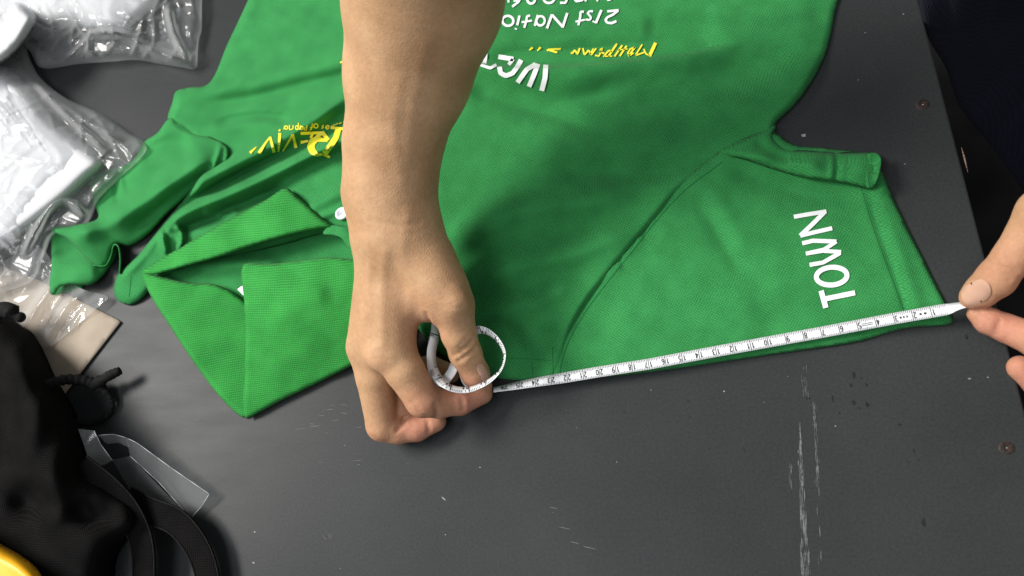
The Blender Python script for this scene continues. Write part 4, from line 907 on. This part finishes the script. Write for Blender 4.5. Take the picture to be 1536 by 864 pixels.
lpp = catmull([P1(60, 582, 3.2), P1(82, 573, 2.6), P1(105, 569, 1.8), P1(130, 572, 1.2), P1(148, 579, .9), P1(163, 594, .6), P1(168, 608, .4), P1(160, 624, .3), P1(142, 634, .35), P1(120, 634, .5), P1(104, 626, 1.0)], 8)
rr = np.interp(np.linspace(0, 1, len(lpp)), [0, .25, .4, .5, 1], [.3, .34, .34, .2, .17])*(1+.12*np.sin(np.arange(len(lpp))*1.7))
V, F = tube(lpp, rr, 9); mesh('drawstring', V, F, CORD, pouch)
kn = catmull([P1(138, 580, 1.0), P1(152, 571, 1.2), P1(163, 564, 1.3), P1(180, 556, 1.2)], 8); rr = np.interp(np.linspace(0, 1, len(kn)), [0, .3, .45, .7, 1], [.25, .42, .28, .33, .27])*(1+.08*np.sin(np.arange(len(kn))*2.1))
V, F = tube(kn, rr, 9); mesh('knot', V, F, CORD, pouch)
def strap(pts, w, th, name):
    q = catmull(pts, 10); V = []; F = []; X = P(q[:, 0], q[:, 1], q[:, 2]); n = len(X); t = np.gradient(X, axis=0); t /= np.linalg.norm(t, axis=1)[:, None]
    up = np.array([0, 0, 1.0]); m = 12
    for k in range(n):
        s = np.cross(t[k], up); s /= np.linalg.norm(s); u = np.cross(s, t[k])
        for j in range(m):
            a = 2*math.pi*j/m; V.append(X[k]+s*math.copysign(abs(math.cos(a))**.6, math.cos(a))*w/2+u*math.copysign(abs(math.sin(a))**.6, math.sin(a))*th/2)
    for k in range(n-1):
        for j in range(m): F.append((k*m+j, k*m+(j+1) % m, (k+1)*m+(j+1) % m, (k+1)*m+j))
    V = np.array(V); F.append(tuple(range(m))); F.append(tuple((n-1)*m+j for j in range(m))[::-1])
    o = mesh(name, V, F, BLACK, pouch, uv=V[:, :2])
    for e in (-1, 1):
        pth = []
        for k in range(n):
            s = np.cross(t[k], up); s /= np.linalg.norm(s); pth.append(X[k]+s*e*w*.47+np.array([0, 0, th*.42]))
        v, f = tube(pth, .05, 6); mesh('strap_binding', v, f, CORD, o)
    return o
strap([(120, 700, 3.4), (165, 735, 2.8), (195, 770, 2.2), (213, 812, 1.8), (217, 860, 1.6), (212, 930, 1.4)], 1.5, .26, 'strap')
strap([(190, 748, 1.4), (225, 766, 1.5), (265, 783, 1.4), (296, 820, 1.2), (311, 860, 1.0), (318, 930, .8)], 1.5, .26, 'strap')
# stiff offcut of clear film
cf = thing('film_offcut', 'folded strip of stiff clear plastic beside the black pouch', 'plastic strip', tuple(P1(220, 710, 0)))
def film(name, pts3, parent, mat=FILM2):
    t = TPS(pts3, 1e-6); return patch(name, [q[:2] for q in pts3], lambda p, b: t(p)+.03*vnoise(p, 22, 71), mat, parent, 4, 0, thick=0)
def film_edges(parent, lines):
    for l in lines:
        q = resample(np.array(l, float), 6); v, f = tube(P(q[:, 0], q[:, 1], q[:, 2]+.03), 0.013*(1+.5*np.sin(np.arange(len(q))*1.3)), 5); mesh('film_edge', v, f, EDGE, parent)
film('flap', [(117, 643, 3.0), (141, 646, 3.0), (152, 668, 2.6), (169, 691, 2.0), (150, 700, 2.4), (133, 713, 2.8), (130, 680, 3.0)], cf)
film('strip', [(190, 657, 1.3), (205, 664, 1.3), (260, 704, 1.0), (314, 741, .7), (302, 760, .5), (286, 778, .35), (240, 725, .7), (195, 684, 1.1)], cf)
film('fold', [(148, 653, 1.7), (170, 651, 1.6), (190, 657, 1.35), (195, 672, 1.0), (178, 664, 1.0), (160, 666, 1.3)], cf)
film('underside', [(168, 690, .8), (195, 684, .9), (286, 778, .25), (240, 770, .2), (205, 752, .4)], cf)
film('tail', [(150, 885, .5), (158, 840, .6), (172, 796, 1.0), (186, 797, 1.0), (206, 835, .7), (216, 885, .4)], cf)
film_edges(cf, [[(190, 657, 1.3), (205, 664, 1.3), (260, 704, 1.0), (314, 741, .7)], [(314, 741, .7), (302, 760, .5), (286, 778, .35)], [(195, 684, 1.1), (240, 725, .7), (286, 778, .35)], [(141, 646, 3.0), (152, 668, 2.6), (169, 691, 2.0)], [(148, 653, 1.7), (170, 651, 1.6), (190, 657, 1.35)]])
yo = [(-70, 780), (-20, 805), (5, 818), (36, 836), (58, 856), (70, 880), (80, 930), (-70, 930)]
o = patch('yellow_item', yo, dome(yo, lambda p: 1.6+.1*vnoise(p, 40, 81), 22, floor=4.6), YELLOW, None, 5, thick=.15, loc=P1(10, 860, 4.6)); tag(o, 'bright yellow item peeking in over the black pouch, bottom left corner', 'yellow item')
